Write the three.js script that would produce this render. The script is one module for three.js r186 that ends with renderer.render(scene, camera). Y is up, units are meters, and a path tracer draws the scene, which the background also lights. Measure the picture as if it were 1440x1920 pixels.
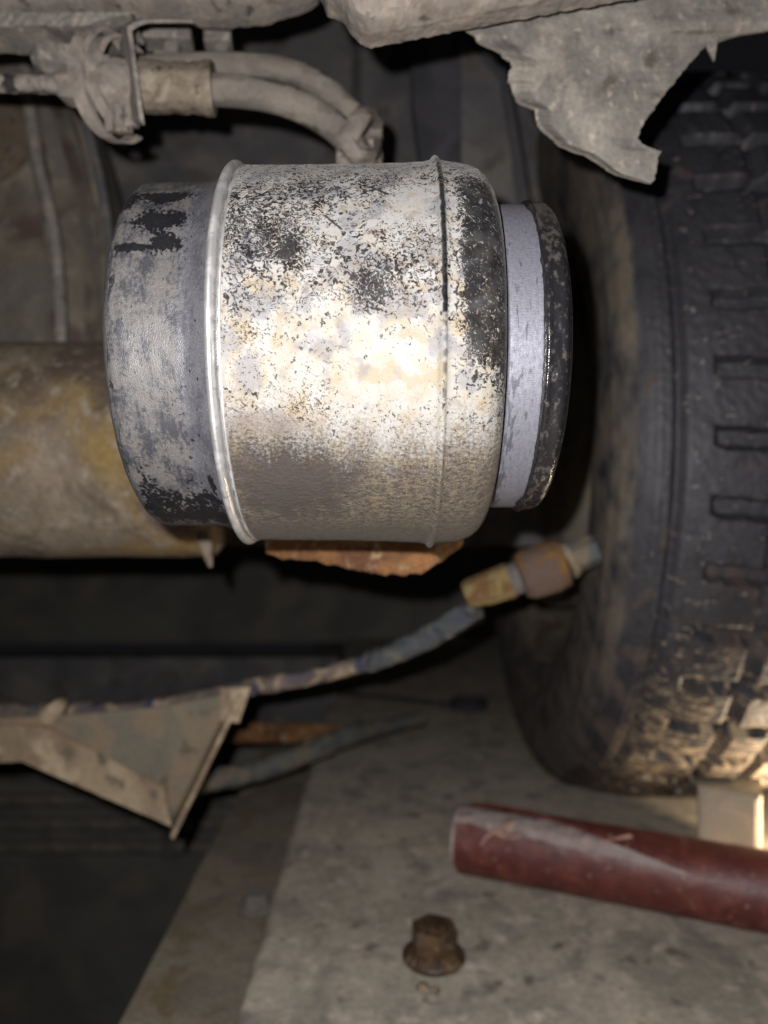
import * as THREE from 'three';
import { mergeGeometries, mergeVertices, toCreasedNormals } from 'three/addons/utils/BufferGeometryUtils.js';

// ---------------------------------------------------------------- camera, light, exposure
const scene = new THREE.Scene();
const camera = new THREE.PerspectiveCamera(69, 0.75, 0.01, 30);   // phone held level under the vehicle
camera.position.set(0, 0, 0);
camera.lookAt(0, 0, -1);
camera.focus = 0.215;
camera.userData.fStop = 7.5;
scene.add(camera);
const renderer = new THREE.WebGLRenderer();
renderer.toneMapping = THREE.LinearToneMapping;
renderer.toneMappingExposure = 1;
renderer.shadowMap.enabled = true;
scene.background = new THREE.Color().setRGB(0.0054, 0.0053, 0.0064);   // what little light the dark workshop has
const flash = new THREE.PointLight(new THREE.Color().setRGB(1, 0.975, 0.985), 0.61);   // the phone's own light, beside its lens
flash.position.set(-0.0155, 0.0165, 0.002);
flash.shadow.radius = 0.12;
flash.castShadow = true;
scene.add(flash);

// ---------------------------------------------------------------- helpers
const V = (x, y, z) => new THREE.Vector3(x, y, z);
const clamp = (x, a = 0, b = 1) => Math.min(b, Math.max(a, x));
const lerp = (a, b, t) => a + (b - a) * t;
const smooth = (a, b, x) => { const t = clamp((x - a) / (b - a)); return t * t * (3 - 2 * t); };
const bump01 = (x, c, w) => Math.exp(-((x - c) * (x - c)) / (w * w));
function hash(x, y, s) {
  let h = Math.imul(x, 374761393) ^ Math.imul(y, 668265263) ^ Math.imul(s, 2147483647 - 1640531);
  h = Math.imul(h ^ (h >>> 13), 1274126177);
  h = Math.imul(h ^ (h >>> 16), 2246822519);
  return ((h ^ (h >>> 15)) >>> 0) / 4294967296;
}
const GX = new Float64Array(64), GY = new Float64Array(64), PERM = new Uint16Array(4096);
for (let i = 0; i < 64; i++) { GX[i] = Math.cos(i / 64 * 2 * Math.PI); GY[i] = Math.sin(i / 64 * 2 * Math.PI); }
for (let i = 0; i < 2048; i++) PERM[i] = i;
for (let i = 2047; i > 0; i--) { const k = Math.floor(hash(i, 7, 99) * (i + 1)), t = PERM[i]; PERM[i] = PERM[k]; PERM[k] = t; }
for (let i = 0; i < 2048; i++) PERM[i + 2048] = PERM[i];
// gradient noise, about -1..1; px, py: period in cells (0: none)
function noise(x, y, s = 0, px = 0, py = 0) {
  const xi = Math.floor(x), yi = Math.floor(y), fx = x - xi, fy = y - yi;
  const u = fx * fx * fx * (fx * (fx * 6 - 15) + 10), v = fy * fy * fy * (fy * (fy * 6 - 15) + 10);
  let x0 = xi, x1 = xi + 1, y0 = yi, y1 = yi + 1;
  if (px) { x0 = ((x0 % px) + px) % px; x1 = ((x1 % px) + px) % px; }
  if (py) { y0 = ((y0 % py) + py) % py; y1 = ((y1 % py) + py) % py; }
  const s0 = PERM[(y0 + s * 73) & 2047], s1 = PERM[(y1 + s * 73) & 2047], a = PERM[(x0 & 2047) + s0] & 63, b = PERM[(x1 & 2047) + s0] & 63, c = PERM[(x0 & 2047) + s1] & 63, d = PERM[(x1 & 2047) + s1] & 63;
  const n0 = lerp(GX[a] * fx + GY[a] * fy, GX[b] * (fx - 1) + GY[b] * fy, u);
  const n1 = lerp(GX[c] * fx + GY[c] * (fy - 1), GX[d] * (fx - 1) + GY[d] * (fy - 1), u);
  return lerp(n0, n1, v) * 1.5;
}
function fbm(x, y, s, oct, p = 0) {
  let a = 0, w = 0.5, f = 1;
  for (let i = 0; i < oct; i++) { a += w * noise(x * f, y * f, s + i * 17, p * f, p * f); w *= 0.5; f *= 2; }
  return a;
}
let seed = 1234567;
const rnd = () => { seed = (Math.imul(seed, 1664525) + 1013904223) >>> 0; return seed / 4294967296; };
const lin = (c) => c.map((v) => { v /= 255; return v <= 0.04045 ? v / 12.92 : Math.pow((v + 0.055) / 1.055, 2.4); });
const ENC = Float32Array.from({ length: 8193 }, (_, i) => { const v = i / 8192; return (v <= 0.0031308 ? v * 12.92 : 1.055 * Math.pow(v, 1 / 2.4) - 0.055) * 255; });
const enc = (v) => ENC[(v * 8192 + 0.5) | 0];
const mix3 = (a, b, t) => [lerp(a[0], b[0], t), lerp(a[1], b[1], t), lerp(a[2], b[2], t)];

// fn(i, j, w, h) -> { c: linear rgb, h: height 0..1, r: roughness, m: metal }; makes colour, bump and roughness/metal maps
function surfaceMaps(w, h, fn) {
  const C = new Uint8Array(w * h * 4), B = new Uint8Array(w * h * 4), R = new Uint8Array(w * h * 4);
  for (let j = 0; j < h; j++) for (let i = 0; i < w; i++) {
    const o = fn(i, j), k = (j * w + i) * 4;
    for (let q = 0; q < 3; q++) C[k + q] = clamp(enc(clamp(o.c[q])), 0, 255);
    B[k] = B[k + 1] = B[k + 2] = clamp(o.h) * 255;
    R[k] = 0; R[k + 1] = clamp(o.r) * 255; R[k + 2] = clamp(o.m ?? 0) * 255;
    C[k + 3] = B[k + 3] = R[k + 3] = 255;
  }
  return { map: dataMap(C, w, h, true), bumpMap: dataMap(B, w, h), rm: dataMap(R, w, h) };
}
function surfaceMaterial(maps, bumpScale, extra = {}) {
  return new THREE.MeshPhysicalMaterial({ map: maps.map, bumpMap: maps.bumpMap, bumpScale, roughnessMap: maps.rm, metalnessMap: maps.rm, roughness: 1, metalness: 1, side: THREE.DoubleSide, ...extra });
}
// tiling dirt: layers of colour [rgb, coverage, cells per tile, sharpness], tile size in metres
function grime(size, tile, base, layers, { bump = 0.0004, rough = 0.85, grain = 0.12, seed: s = 1, extra } = {}) {
  const b = lin(base), L = layers.map(([c, cov, cells, sharp = 6]) => ({ c: lin(c), cov, cells, sharp }));
  const C = new Uint8Array(size * size * 4);
  for (let j = 0; j < size; j++) for (let i = 0; i < size; i++) {
    const u = i / size, v = j / size, k = (j * size + i) * 4;
    let c = b;
    const wx = 0.5 * noise(u * 9, v * 9, s + 61, 9, 9), wy = 0.5 * noise(u * 9, v * 9, s + 62, 9, 9), hf = 0.1 * noise(u * 120, v * 120, s, 120, 120);
    L.forEach((l, q) => {
      const n = fbm(u * l.cells + wx, v * l.cells + wy, s + 100 + q * 31, 4, l.cells) + hf;
      c = mix3(c, l.c, clamp(0.5 + (n - 0.42 * (1 - 2 * l.cov)) * l.sharp));
    });
    const g = 1 + grain * (noise(u * 200, v * 200, s + 3, 200, 200) + 0.8 * noise(u * 90, v * 90, s + 4, 90, 90));
    for (let q = 0; q < 3; q++) C[k + q] = clamp(enc(clamp(c[q] * g)), 0, 255);
    C[k + 3] = 255;
  }
  const t = dataMap(C, size, size, true), bm = grainMap().clone();
  t.repeat.set(1 / tile, 1 / tile); bm.repeat.set(1 / tile, 1 / tile);
  return new THREE.MeshPhysicalMaterial({ map: t, bumpMap: bm, bumpScale: bump, roughness: rough, metalness: 0, side: THREE.DoubleSide, ...extra });
}
function dataMap(d, w, h, srgb) {
  const t = new THREE.DataTexture(d, w, h, THREE.RGBAFormat);
  t.wrapS = t.wrapT = THREE.RepeatWrapping; t.magFilter = THREE.LinearFilter; t.minFilter = THREE.LinearMipmapLinearFilter; t.generateMipmaps = true;
  if (srgb) t.colorSpace = THREE.SRGBColorSpace;
  t.needsUpdate = true; return t;
}
let grainTexture;
function grainMap() {   // shared relief of crusted dirt
  if (grainTexture) return grainTexture;
  const S = 512, d = new Uint8Array(S * S * 4);
  for (let j = 0; j < S; j++) for (let i = 0; i < S; i++) {
    const u = i / S, v = j / S, h = 0.5 + 0.55 * fbm(u * 20, v * 20, 905, 4, 20) + 0.3 * noise(u * 130, v * 130, 909, 130, 130);
    d.fill(clamp(h) * 255, (j * S + i) * 4, (j * S + i) * 4 + 3); d[(j * S + i) * 4 + 3] = 255;
  }
  return (grainTexture = dataMap(d, S, S));
}
// uv in metres from the dominant axis of each face
function boxUV(g) {
  g = g.index ? g.toNonIndexed() : g;
  const p = g.attributes.position, uv = new Float32Array(p.count * 2), a = V(), b = V(), c = V(), n = V();
  for (let i = 0; i < p.count; i += 3) {
    a.fromBufferAttribute(p, i); b.fromBufferAttribute(p, i + 1); c.fromBufferAttribute(p, i + 2);
    n.copy(b).sub(a).cross(c.clone().sub(a));
    const x = Math.abs(n.x), y = Math.abs(n.y), z = Math.abs(n.z);
    [a, b, c].forEach((q, k) => {
      const [s, t] = z >= x && z >= y ? [q.x, q.y] : x >= y ? [q.z + 0.31, q.y + 0.17] : [q.x + 0.23, q.z + 0.41];
      uv[(i + k) * 2] = s; uv[(i + k) * 2 + 1] = t;
    });
  }
  g.setAttribute('uv', new THREE.BufferAttribute(uv, 2));
  return g;
}
const taken = {};
function numbered(n) { taken[n] = (taken[n] ?? -1) + 1; return taken[n] ? n + '_' + String(taken[n]).padStart(3, '0') : n; }
function mesh(name, geometry, material, parent) {
  const m = new THREE.Mesh(geometry, material);
  m.castShadow = m.receiveShadow = true;
  m.name = parent ? name : numbered(name);
  (parent ?? scene).add(m);
  return m;
}
function thing(name, label, category, group) {
  const g = new THREE.Group(); g.name = numbered(name); g.userData = { label, category };
  if (group) g.userData.group = group;
  scene.add(g); return g;
}
function tag(o, label, category, group) { Object.assign(o.userData, { label, category }); if (group) o.userData.group = group; return o; }
function structure(name, geometry, material) { const m = mesh(name, geometry, material); m.userData.kind = 'structure'; return m; }

// closed solid from a parametric front surface P(u, v) and a thickness pushed away along `away`
function sheet(P, nu, nv, thick, away = V(0, 0, -1)) {
  const F = [], B = [];
  for (let j = 0; j <= nv; j++) for (let i = 0; i <= nu; i++) {
    const q = P(i / nu, j / nv); F.push(q); B.push(q.clone().addScaledVector(away, typeof thick === 'function' ? thick(i / nu, j / nv) : thick));
  }
  const at = (i, j) => j * (nu + 1) + i;
  const grid = (A, flip) => {
    const g = new THREE.BufferGeometry(), idx = [];
    g.setAttribute('position', new THREE.Float32BufferAttribute(A.flatMap((v) => [v.x, v.y, v.z]), 3));
    for (let j = 0; j < nv; j++) for (let i = 0; i < nu; i++) {
      const a = at(i, j), b = at(i + 1, j), c = at(i + 1, j + 1), d = at(i, j + 1);
      flip ? idx.push(a, c, b, a, d, c) : idx.push(a, b, c, a, c, d);
    }
    g.setIndex(idx); g.computeVertexNormals(); return boxUV(g);
  };
  const loop = [];
  for (let i = 0; i < nu; i++) loop.push(at(i, 0));
  for (let j = 0; j < nv; j++) loop.push(at(nu, j));
  for (let i = nu; i > 0; i--) loop.push(at(i, nv));
  for (let j = nv; j > 0; j--) loop.push(at(0, j));
  const side = new THREE.BufferGeometry(), pos = [], idx = [];
  for (let k = 0; k <= loop.length; k++) { const a = loop[k % loop.length]; pos.push(F[a].x, F[a].y, F[a].z, B[a].x, B[a].y, B[a].z); }
  for (let k = 0; k < loop.length; k++) idx.push(2 * k, 2 * k + 1, 2 * k + 2, 2 * k + 2, 2 * k + 1, 2 * k + 3);
  side.setAttribute('position', new THREE.Float32BufferAttribute(pos, 3)); side.setIndex(idx); side.computeVertexNormals();
  return mergeGeometries([grid(F), grid(B, true), boxUV(side)]);
}
// tube along points with radius r(t), rough skin, closed ends; uv in metres
function sweep(points, r, { seg = 60, round = 20, rough = 0, freq = 120, s = 1, flat = 1 } = {}) {
  const curve = points.length > 2 ? new THREE.CatmullRomCurve3(points, false, 'centripetal') : new THREE.LineCurve3(points[0], points[1]);
  const L = curve.getLength(), fr = curve.computeFrenetFrames(seg, false), pos = [], uv = [], idx = [];
  const R = typeof r === 'function' ? r : () => r;
  const ring = (c, N, B, t, rad) => {
    for (let k = 0; k <= round; k++) {
      const a = k / round * 2 * Math.PI, kk = k % round / round * 2 * Math.PI;
      const rr = rad * (1 + 0) + (rad > 1e-5 ? rough * (noise(t * L * freq, Math.cos(kk) * 2 + 7, s) + 0.6 * noise(t * L * freq * 2.3, Math.sin(kk) * 4 + 3, s + 5)) : 0);
      const p = c.clone().addScaledVector(N, Math.cos(a) * rr).addScaledVector(B, Math.sin(a) * rr * flat);
      pos.push(p.x, p.y, p.z); uv.push(t * L, k / round * 2 * Math.PI * R(0.5));
    }
  };
  const rows = [];
  rows.push([0, 0.0], [0, 0.9]);
  for (let i = 0; i <= seg; i++) rows.push([i / seg, 1]);
  rows.push([1, 0.9], [1, 0.0]);
  rows.forEach(([t, m], q) => {
    const i = Math.round(t * seg), c = curve.getPointAt(t);
    ring(c, fr.normals[i], fr.binormals[i], t, R(t) * m);
  });
  for (let j = 0; j < rows.length - 1; j++) for (let k = 0; k < round; k++) {
    const a = j * (round + 1) + k, b = a + round + 1;
    idx.push(a, a + 1, b, b, a + 1, b + 1);
  }
  const g = new THREE.BufferGeometry();
  g.setAttribute('position', new THREE.Float32BufferAttribute(pos, 3)); g.setAttribute('uv', new THREE.Float32BufferAttribute(uv, 2));
  g.setIndex(idx); g.computeVertexNormals();
  return toCreasedNormals(g, 0.7);
}
// turned body about the x axis; profile [[x, r], ...]; angle 0 faces +z, positive upwards. Front half carries the whole map, the back mirrors it
function turned(profile, n, { mirror = true, wobble } = {}) {
  const pos = [], uv = [], idx = [], P = profile;
  const len = [0]; for (let j = 1; j < P.length; j++) len.push(len[j - 1] + Math.hypot(P[j][0] - P[j - 1][0], P[j][1] - P[j - 1][1]));
  const T = len[len.length - 1];
  P.forEach(([x, r], j) => {
    for (let k = 0; k <= n; k++) {
      const th = (k / n) * 2 * Math.PI - Math.PI / 2, rr = r + (wobble ? wobble(x, th, r) : 0);
      pos.push(x, rr * Math.sin(th), rr * Math.cos(th));
      const d = k / n * 2;
      uv.push(mirror ? (d <= 1 ? d : 2 - d) : k / n, len[j] / T);
    }
  });
  for (let j = 0; j < P.length - 1; j++) for (let k = 0; k < n; k++) {
    const a = j * (n + 1) + k, b = a + n + 1;
    idx.push(a, b, a + 1, b, b + 1, a + 1);
  }
  const g = new THREE.BufferGeometry();
  g.setAttribute('position', new THREE.Float32BufferAttribute(pos, 3)); g.setAttribute('uv', new THREE.Float32BufferAttribute(uv, 2));
  g.setIndex(idx); g.computeVertexNormals();
  // join the normals of the seam
  const N = g.attributes.normal;
  for (let j = 0; j < P.length; j++) {
    const a = j * (n + 1), b = a + n, v = V(N.getX(a) + N.getX(b), N.getY(a) + N.getY(b), N.getZ(a) + N.getZ(b)).normalize();
    N.setXYZ(a, v.x, v.y, v.z); N.setXYZ(b, v.x, v.y, v.z);
  }
  return g;
}
function dense(profile, step) {   // more rings between the profile's points
  const out = [];
  for (let j = 0; j < profile.length - 1; j++) {
    const [a, b] = [profile[j], profile[j + 1]], n = Math.max(1, Math.round(Math.hypot(b[0] - a[0], b[1] - a[1]) / step));
    for (let k = 0; k < n; k++) out.push([lerp(a[0], b[0], k / n), lerp(a[1], b[1], k / n)]);
  }
  out.push(profile[profile.length - 1]); return out;
}
const uvMetres = (g, su, sv) => { const u = g.attributes.uv; for (let i = 0; i < u.count; i++) u.setXY(i, u.getX(i) * su, u.getY(i) * sv); return g; };
const creased = (g, a = 0.6) => toCreasedNormals(g, a);
function block(c, w, h, d, rot, bevel = 0.001) {   // box with chamfered edges about a centre
  const s = new THREE.Shape(); s.moveTo(-w / 2 + bevel, -h / 2 + bevel); s.lineTo(w / 2 - bevel, -h / 2 + bevel); s.lineTo(w / 2 - bevel, h / 2 - bevel); s.lineTo(-w / 2 + bevel, h / 2 - bevel);
  const g = new THREE.ExtrudeGeometry(s, { depth: d - 2 * bevel, bevelSize: bevel, bevelThickness: bevel, bevelSegments: 2 });
  g.translate(0, 0, -d / 2 + bevel);
  if (rot) { g.rotateX(rot[0]); g.rotateY(rot[1]); g.rotateZ(rot[2]); }
  return boxUV(g.translate(c.x, c.y, c.z));
}
function plate(points, thick, bevel = 0.0006) {   // plate with a corner outline of 3-D points that share a depth
  const s = new THREE.Shape(points.map((p) => new THREE.Vector2(p.x, p.y)));
  const g = new THREE.ExtrudeGeometry(s, { depth: thick - 2 * bevel, bevelSize: bevel, bevelThickness: bevel, bevelSegments: 2, bevelOffset: -bevel });
  return boxUV(g.translate(0, 0, points[0].z - thick + bevel));
}
function hexPrism(af, height, bevel) {   // across flats, about the y axis, base at 0
  const s = new THREE.Shape(), R = af / Math.sqrt(3) - bevel;
  for (let k = 0; k < 6; k++) { const a = k * Math.PI / 3; k ? s.lineTo(R * Math.cos(a), R * Math.sin(a)) : s.moveTo(R, 0); }
  const g = new THREE.ExtrudeGeometry(s, { depth: height - 2 * bevel, bevelSize: bevel, bevelThickness: bevel, bevelSegments: 3 });
  return g.translate(0, 0, bevel).rotateX(-Math.PI / 2);
}
const alongX = (g, from, to) => {   // lay a body built along +x from `from` towards `to`
  const q = new THREE.Quaternion().setFromUnitVectors(V(1, 0, 0), to.clone().sub(from).normalize());
  return g.applyQuaternion(q).translate(from.x, from.y, from.z);
};
const wave = (y, list) => { for (let k = 1; k < list.length; k++) if (y <= list[k][0]) { const [a, b] = [list[k - 1], list[k]]; return lerp(a[1], b[1], clamp((y - a[0]) / (b[0] - a[0] || 1e-9))); } return list[list.length - 1][1]; };

// ---------------------------------------------------------------- materials of the surroundings
const concrete = grime(560, 0.6, [158, 150, 134], [[[141, 134, 120], 0.5, 4, 1.8], [[172, 161, 145], 0.4, 11, 2], [[126, 120, 110], 0.2, 22, 2.5], [[180, 168, 152], 0.16, 40, 3], [[104, 96, 85], 0.02, 34, 5]], { bump: 0.0004, grain: 0.16, seed: 11 });
const ledgeSteel = grime(320, 0.4, [136, 126, 110], [[[114, 105, 93], 0.45, 6, 2.5], [[116, 102, 78], 0.3, 14, 3], [[128, 116, 96], 0.12, 40, 4]], { bump: 0.0008, seed: 21 });
const pitPaint = grime(320, 0.9, [116, 117, 108], [[[96, 94, 90], 0.5, 4, 1.6], [[122, 114, 102], 0.25, 9, 2]], { bump: 0.001, seed: 31 });
const pipeBlack = grime(256, 0.5, [88, 84, 82], [[[104, 99, 93], 0.3, 9, 3]], { seed: 36 });
const panelPaint = grime(352, 0.5, [86, 84, 83], [[[72, 71, 72], 0.5, 4, 2], [[102, 97, 90], 0.3, 9, 2.5], [[74, 69, 66], 0.2, 18, 3]], { bump: 0.0005, rough: 0.8, seed: 41 });
const housingPaint = grime(352, 0.4, [92, 87, 79], [[[98, 90, 76], 0.45, 4, 2.5], [[76, 60, 52], 0.3, 7, 3], [[114, 107, 92], 0.18, 16, 3]], { bump: 0.0005, seed: 51 });
const dust = grime(560, 0.3, [112, 104, 96], [[[97, 90, 83], 0.45, 9, 2], [[126, 116, 105], 0.35, 20, 2.5], [[98, 88, 78], 0.2, 38, 3], [[66, 60, 55], 0.035, 30, 7]], { bump: 0.0005, grain: 0.16, seed: 61 });
const dustGrey = grime(560, 0.3, [112, 107, 100], [[[99, 94, 88], 0.45, 8, 2], [[126, 119, 109], 0.35, 17, 2.5], [[84, 76, 68], 0.1, 26, 4], [[142, 134, 120], 0.1, 60, 4]], { bump: 0.00018, grain: 0.18, seed: 71 });
const rustDust = grime(560, 0.34, [106, 95, 81], [[[88, 77, 64], 0.5, 7, 2.5], [[118, 106, 90], 0.4, 16, 3], [[118, 97, 56], 0.3, 4, 2.5], [[76, 63, 52], 0.28, 6, 2.5], [[126, 116, 101], 0.16, 34, 3]], { bump: 0.0007, grain: 0.18, seed: 81 });
const rustOrange = grime(320, 0.2, [118, 82, 48], [[[86, 54, 32], 0.45, 8, 3], [[136, 94, 54], 0.35, 12, 3], [[146, 124, 96], 0.16, 20, 4]], { bump: 0.001, seed: 91 });

// ---------------------------------------------------------------- the setting: floor, pit, walls
{
  // floor slab with a worn rounded edge along the pit
  const xe = -0.0745, top = -0.25, P = [];
  const prof = [[0, -0.11], [0, -0.02]];
  for (let k = 0; k <= 8; k++) { const a = Math.PI - k / 8 * Math.PI / 2; prof.push([0.008 + 0.008 * Math.cos(a), -0.008 + 0.008 * Math.sin(a)]); }
  for (const x of [0.012, 0.018, 0.026, 0.036, 0.05, 0.07, 0.09, 0.115, 0.14, 0.17, 0.2, 0.24, 0.28, 0.33, 0.4, 0.5, 0.7, 1, 1.6]) prof.push([x, 0]);
  const nz = 420, pos = [], uv = [], idx = [];
  let s = 0;
  prof.forEach(([x, y], j) => {
    if (j) s += Math.hypot(x - prof[j - 1][0], y - prof[j - 1][1]);
    for (let k = 0; k <= nz; k++) {
      const z = 0.1 - 2.2 * Math.pow(k / nz, 1.3), edge = j < 11 ? 1 : 0;
      const n = fbm(z * 30, x * 30 + 5, 3, 4) * 0.0022 * edge + noise(z * 150, x * 90, 9) * 0.0006 * edge;
      pos.push(xe + x + n, top + y + (edge ? n * 0.4 : 0.0007 * noise(x * 14, z * 14, 4)), z);
      uv.push(s, z);
    }
  });
  for (let j = 0; j < prof.length - 1; j++) for (let k = 0; k < nz; k++) { const a = j * (nz + 1) + k, b = a + nz + 1; idx.push(a, a + 1, b, b, a + 1, b + 1); }
  const g = new THREE.BufferGeometry();
  g.setAttribute('position', new THREE.Float32BufferAttribute(pos, 3)); g.setAttribute('uv', new THREE.Float32BufferAttribute(uv, 2)); g.setIndex(idx); g.computeVertexNormals();
  structure('floor', g, concrete);
  // lower ledge of the pit edge
  structure('pit_ledge', sheet((u, v) => V(lerp(-0.150, -0.06, u) + 0.0012 * noise(v * 40, 3, 8) * (u < 0.05 ? 1 : 0), -0.29 + 0.0006 * noise(u * 6, v * 60, 2), lerp(0.1, -2.0, v)), 12, 160, 0.012, V(0, -1, 0)), ledgeSteel);
  structure('pit_side_wall', block(V(-0.115, -0.81, -0.95), 0.03, 1.01, 2.1), pitPaint);
  structure('pit_end_wall', block(V(-1.05, -0.93, -1.15), 1.85, 1.3, 0.04), pitPaint);
  structure('workshop_wall', block(V(0, 0.3, -1.5), 4, 1.12, 0.04), pitPaint);
}
{
  // conduits along the pit's end wall
  for (const [py0, r, which] of [[1452, 0.0085, 'topmost of four'], [1500, 0.0085, 'second below the topmost'], [1545, 0.0085, 'third, above the lowest'], [1588, 0.009, 'lowest of four']]) {
    const y = (960 - py0) / 1397 * 1.08;
    const t = thing('conduit_pipe', 'dark horizontal conduit pipe on the pit wall, ' + which, 'pipe', 'conduit pipes in the pit');
    mesh('pipe', sweep([V(-1.2, y, -1.08), V(-0.14, y, -1.08)], r, { seg: 4, round: 14 }), dustGrey, t);
    for (const x of [-0.31, -0.7]) mesh('pipe_clip', block(V(x, y, -1.1), 0.02, r * 2.6, 0.06), pipeBlack, t);
  }
  // panel of the underbody behind the canister
  structure('underbody_panel', sheet((u, v) => {
    const x = lerp(-0.42, 0.20, u), y = lerp(-0.03, 0.62, v);
    const ridge = 0.012 * smooth(-0.028, -0.02, x) * (1 - smooth(0.075, 0.085, x)) + 0.008 * bump01(y, 0.21, 0.012) + 0.006 * smooth(0.10, 0.103, x);
    return V(x, y, -0.66 + ridge + 0.002 * fbm(x * 20, y * 20, 5, 3));
  }, 160, 120, 0.004), panelPaint);
}

// ---------------------------------------------------------------- the canister
{
  const D0 = 0.2647, Y0 = 0.0534;
  const g = thing('steel_canister', 'corroded steel canister with flaking cream paint and black specks, silver collar at one end', 'canister');
  g.position.set(0, Y0, -D0);
  g.rotation.x = 11.4 * Math.PI / 180;            // the map's middle is turned slightly down, as the part hangs
  const X = (px, r) => (px - 720) / 1397 * (0.27 - r) * 0.98;
  const dent = (x, th, r) => 0.00025 * fbm(x * 60, th * 3.2 + 9, 4, 3) + 0.00012 * noise(x * 260, th * 16, 8);
  const DEG = 180 / Math.PI;

  // --- painted shell: axial mm a, angle t in degrees
  const shellProfile = [[X(411, 0.0605), 0.0605], [X(413, 0.0628), 0.0628], [X(420, 0.0634), 0.0634], [X(520, 0.0634), 0.0634], [X(640, 0.0636), 0.0636], [X(760, 0.0640), 0.0640], [X(805, 0.0643), 0.0643],
    [X(820, 0.0648), 0.0648], [X(828, 0.0659), 0.0659], [X(832, 0.0663), 0.0663], [X(836, 0.0661), 0.0661], [X(841, 0.0651), 0.0651], [X(852, 0.0646), 0.0646], [X(880, 0.0642), 0.0642], [X(905, 0.0635), 0.0635], [X(922, 0.0625), 0.0625], [X(936, 0.0608), 0.0608], [X(945, 0.0585), 0.0585], [X(950, 0.056), 0.056], [X(950, 0.052), 0.052], [X(946, 0.0495), 0.0495], [X(935, 0.047), 0.047]];
  const shellDense = dense(shellProfile, 0.0007);
  const lens = [0]; for (let j = 1; j < shellDense.length; j++) lens.push(lens[j - 1] + Math.hypot(shellDense[j][0] - shellDense[j - 1][0], shellDense[j][1] - shellDense[j - 1][1]));
  const T = lens[lens.length - 1];
  const W = 1664, H = 832, xOf = new Float32Array(H);
  for (let j = 0, q = 0; j < H; j++) { const l = j / (H - 1) * T; while (q < lens.length - 2 && lens[q + 1] < l) q++; xOf[j] = lerp(shellDense[q][0], shellDense[q + 1][0], clamp((l - lens[q]) / (lens[q + 1] - lens[q]))) * 1000; }
  const cream = lin([134, 132, 128]), warm = lin([132, 125, 112]), ochre = lin([124, 108, 76]), slate = lin([90, 91, 98]), soot = lin([16, 16, 18]), chip = lin([27, 26, 28]), tan = lin([77, 68, 59]), umber = lin([49, 43, 39]), khaki = lin([86, 77, 62]);
  const shell = surfaceMaps(W, H, (i, j) => {
    const t = (i / W - 0.5) * 180, l = j / (H - 1) * T * 1000, a = xOf[j], y = t * 1.11;    // y: mm round the shell
    const x = l - 43.5;
    const wx = 1.6 * noise(x * 0.35, y * 0.35, 201), wy = 1.6 * noise(x * 0.35, y * 0.35, 202);
    const big = fbm(x * 0.055, y * 0.055, 211, 4), mid = fbm(x * 0.16 + 3, y * 0.16, 212, 4), fine = fbm(x * 0.9, y * 0.9, 213, 3);
    // warm staining of the paint
    let c = mix3(cream, warm, clamp(0.2 + 1.3 * mid + 0.3 * bump01(t, 2, 18) - 0.3 * bump01(t, 60, 22)));
    const och = clamp((fbm(x * 0.13 + 9, y * 0.12, 221, 5) - 0.17 - 0.14 * smooth(16, 46, t) + 0.16 * bump01(t, 6, 14)) * 5);
    c = mix3(c, ochre, 0.45 * och);
    const sl = clamp((fbm(x * 0.1 + 31, y * 0.1, 231, 4) - 0.06 + 0.32 * Math.exp(-(((a + 2) / 12) ** 2 + ((t - 22) / 9) ** 2)) + 0.2 * Math.exp(-(((a + 38) / 6) ** 2 + ((t - 14) / 22) ** 2)) - 0.25 * smooth(0, -14, t)) * 5);
    c = mix3(c, slate, 0.5 * sl);
    // black flecks where the paint has gone
    let den = 0.29 + 0.19 * smooth(4, 26, t) - 0.08 * smooth(8, -8, t) + 0.30 * big;
    den += 0.30 * Math.exp(-(((a + 36) / 9) ** 2 + ((t - 34) / 20) ** 2));
    den += 0.26 * Math.exp(-(((a + 22) / 8) ** 2 + ((t - 52) / 8) ** 2)) + 0.2 * Math.exp(-(((a + 4) / 9) ** 2 + ((t - 54) / 7) ** 2));
    den += 0.42 * Math.exp(-(((a + 26) / 4) ** 2 + ((t - 29) / 5) ** 2)) + 0.5 * Math.exp(-(((a + 3) / 5.5) ** 2 + ((t - 17) / 5) ** 2));
    den += 0.8 * smooth(18, 26, a) * smooth(-14, 10, t) * (1 - smooth(46, 66, t)) + 0.3 * smooth(29, 32.5, a) * smooth(-34, -10, t);
    den -= 0.3 * Math.exp(-(((a - 8) / 8) ** 2 + ((t - 44) / 9) ** 2)) + 0.25 * Math.exp(-(((a - 3) / 14) ** 2 + ((t + 4) / 9) ** 2));
    den -= 0.5 * smooth(87, 90, l);
    den += 0.14 * bump01(t, -12, 6) - 0.28 * smooth(-18, -27, t);
    const q1 = noise(x * 0.85 + 7, y * 0.85, 246), q2 = noise(x * 0.85, y * 0.85 + 5, 247), q3 = noise(x * 2.1, y * 2.1, 248);
    const nx = x + wx * 0.5 + 0.75 * q1 + 0.3 * q3, ny = y + wy * 0.5 + 0.75 * q2 - 0.3 * q3, rx = 0.8 * nx - 0.6 * ny, ry = 0.6 * nx + 0.8 * ny;
    const f1 = noise(nx * 0.75, ny * 0.85, 241), f2 = noise(rx * 1.4, ry * 1.4, 242), f3 = noise(ny * 2.6, nx * 2.6, 243);
    const worm = 0.5 - 2.4 * Math.abs(noise(rx * 0.6, ry * 0.6, 244));
    const grainy = smooth(-0.25, 0.25, fbm(x * 0.07 + 17, y * 0.07, 249, 3)), f4 = noise(rx * 0.28, ry * 0.28, 239);
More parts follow.
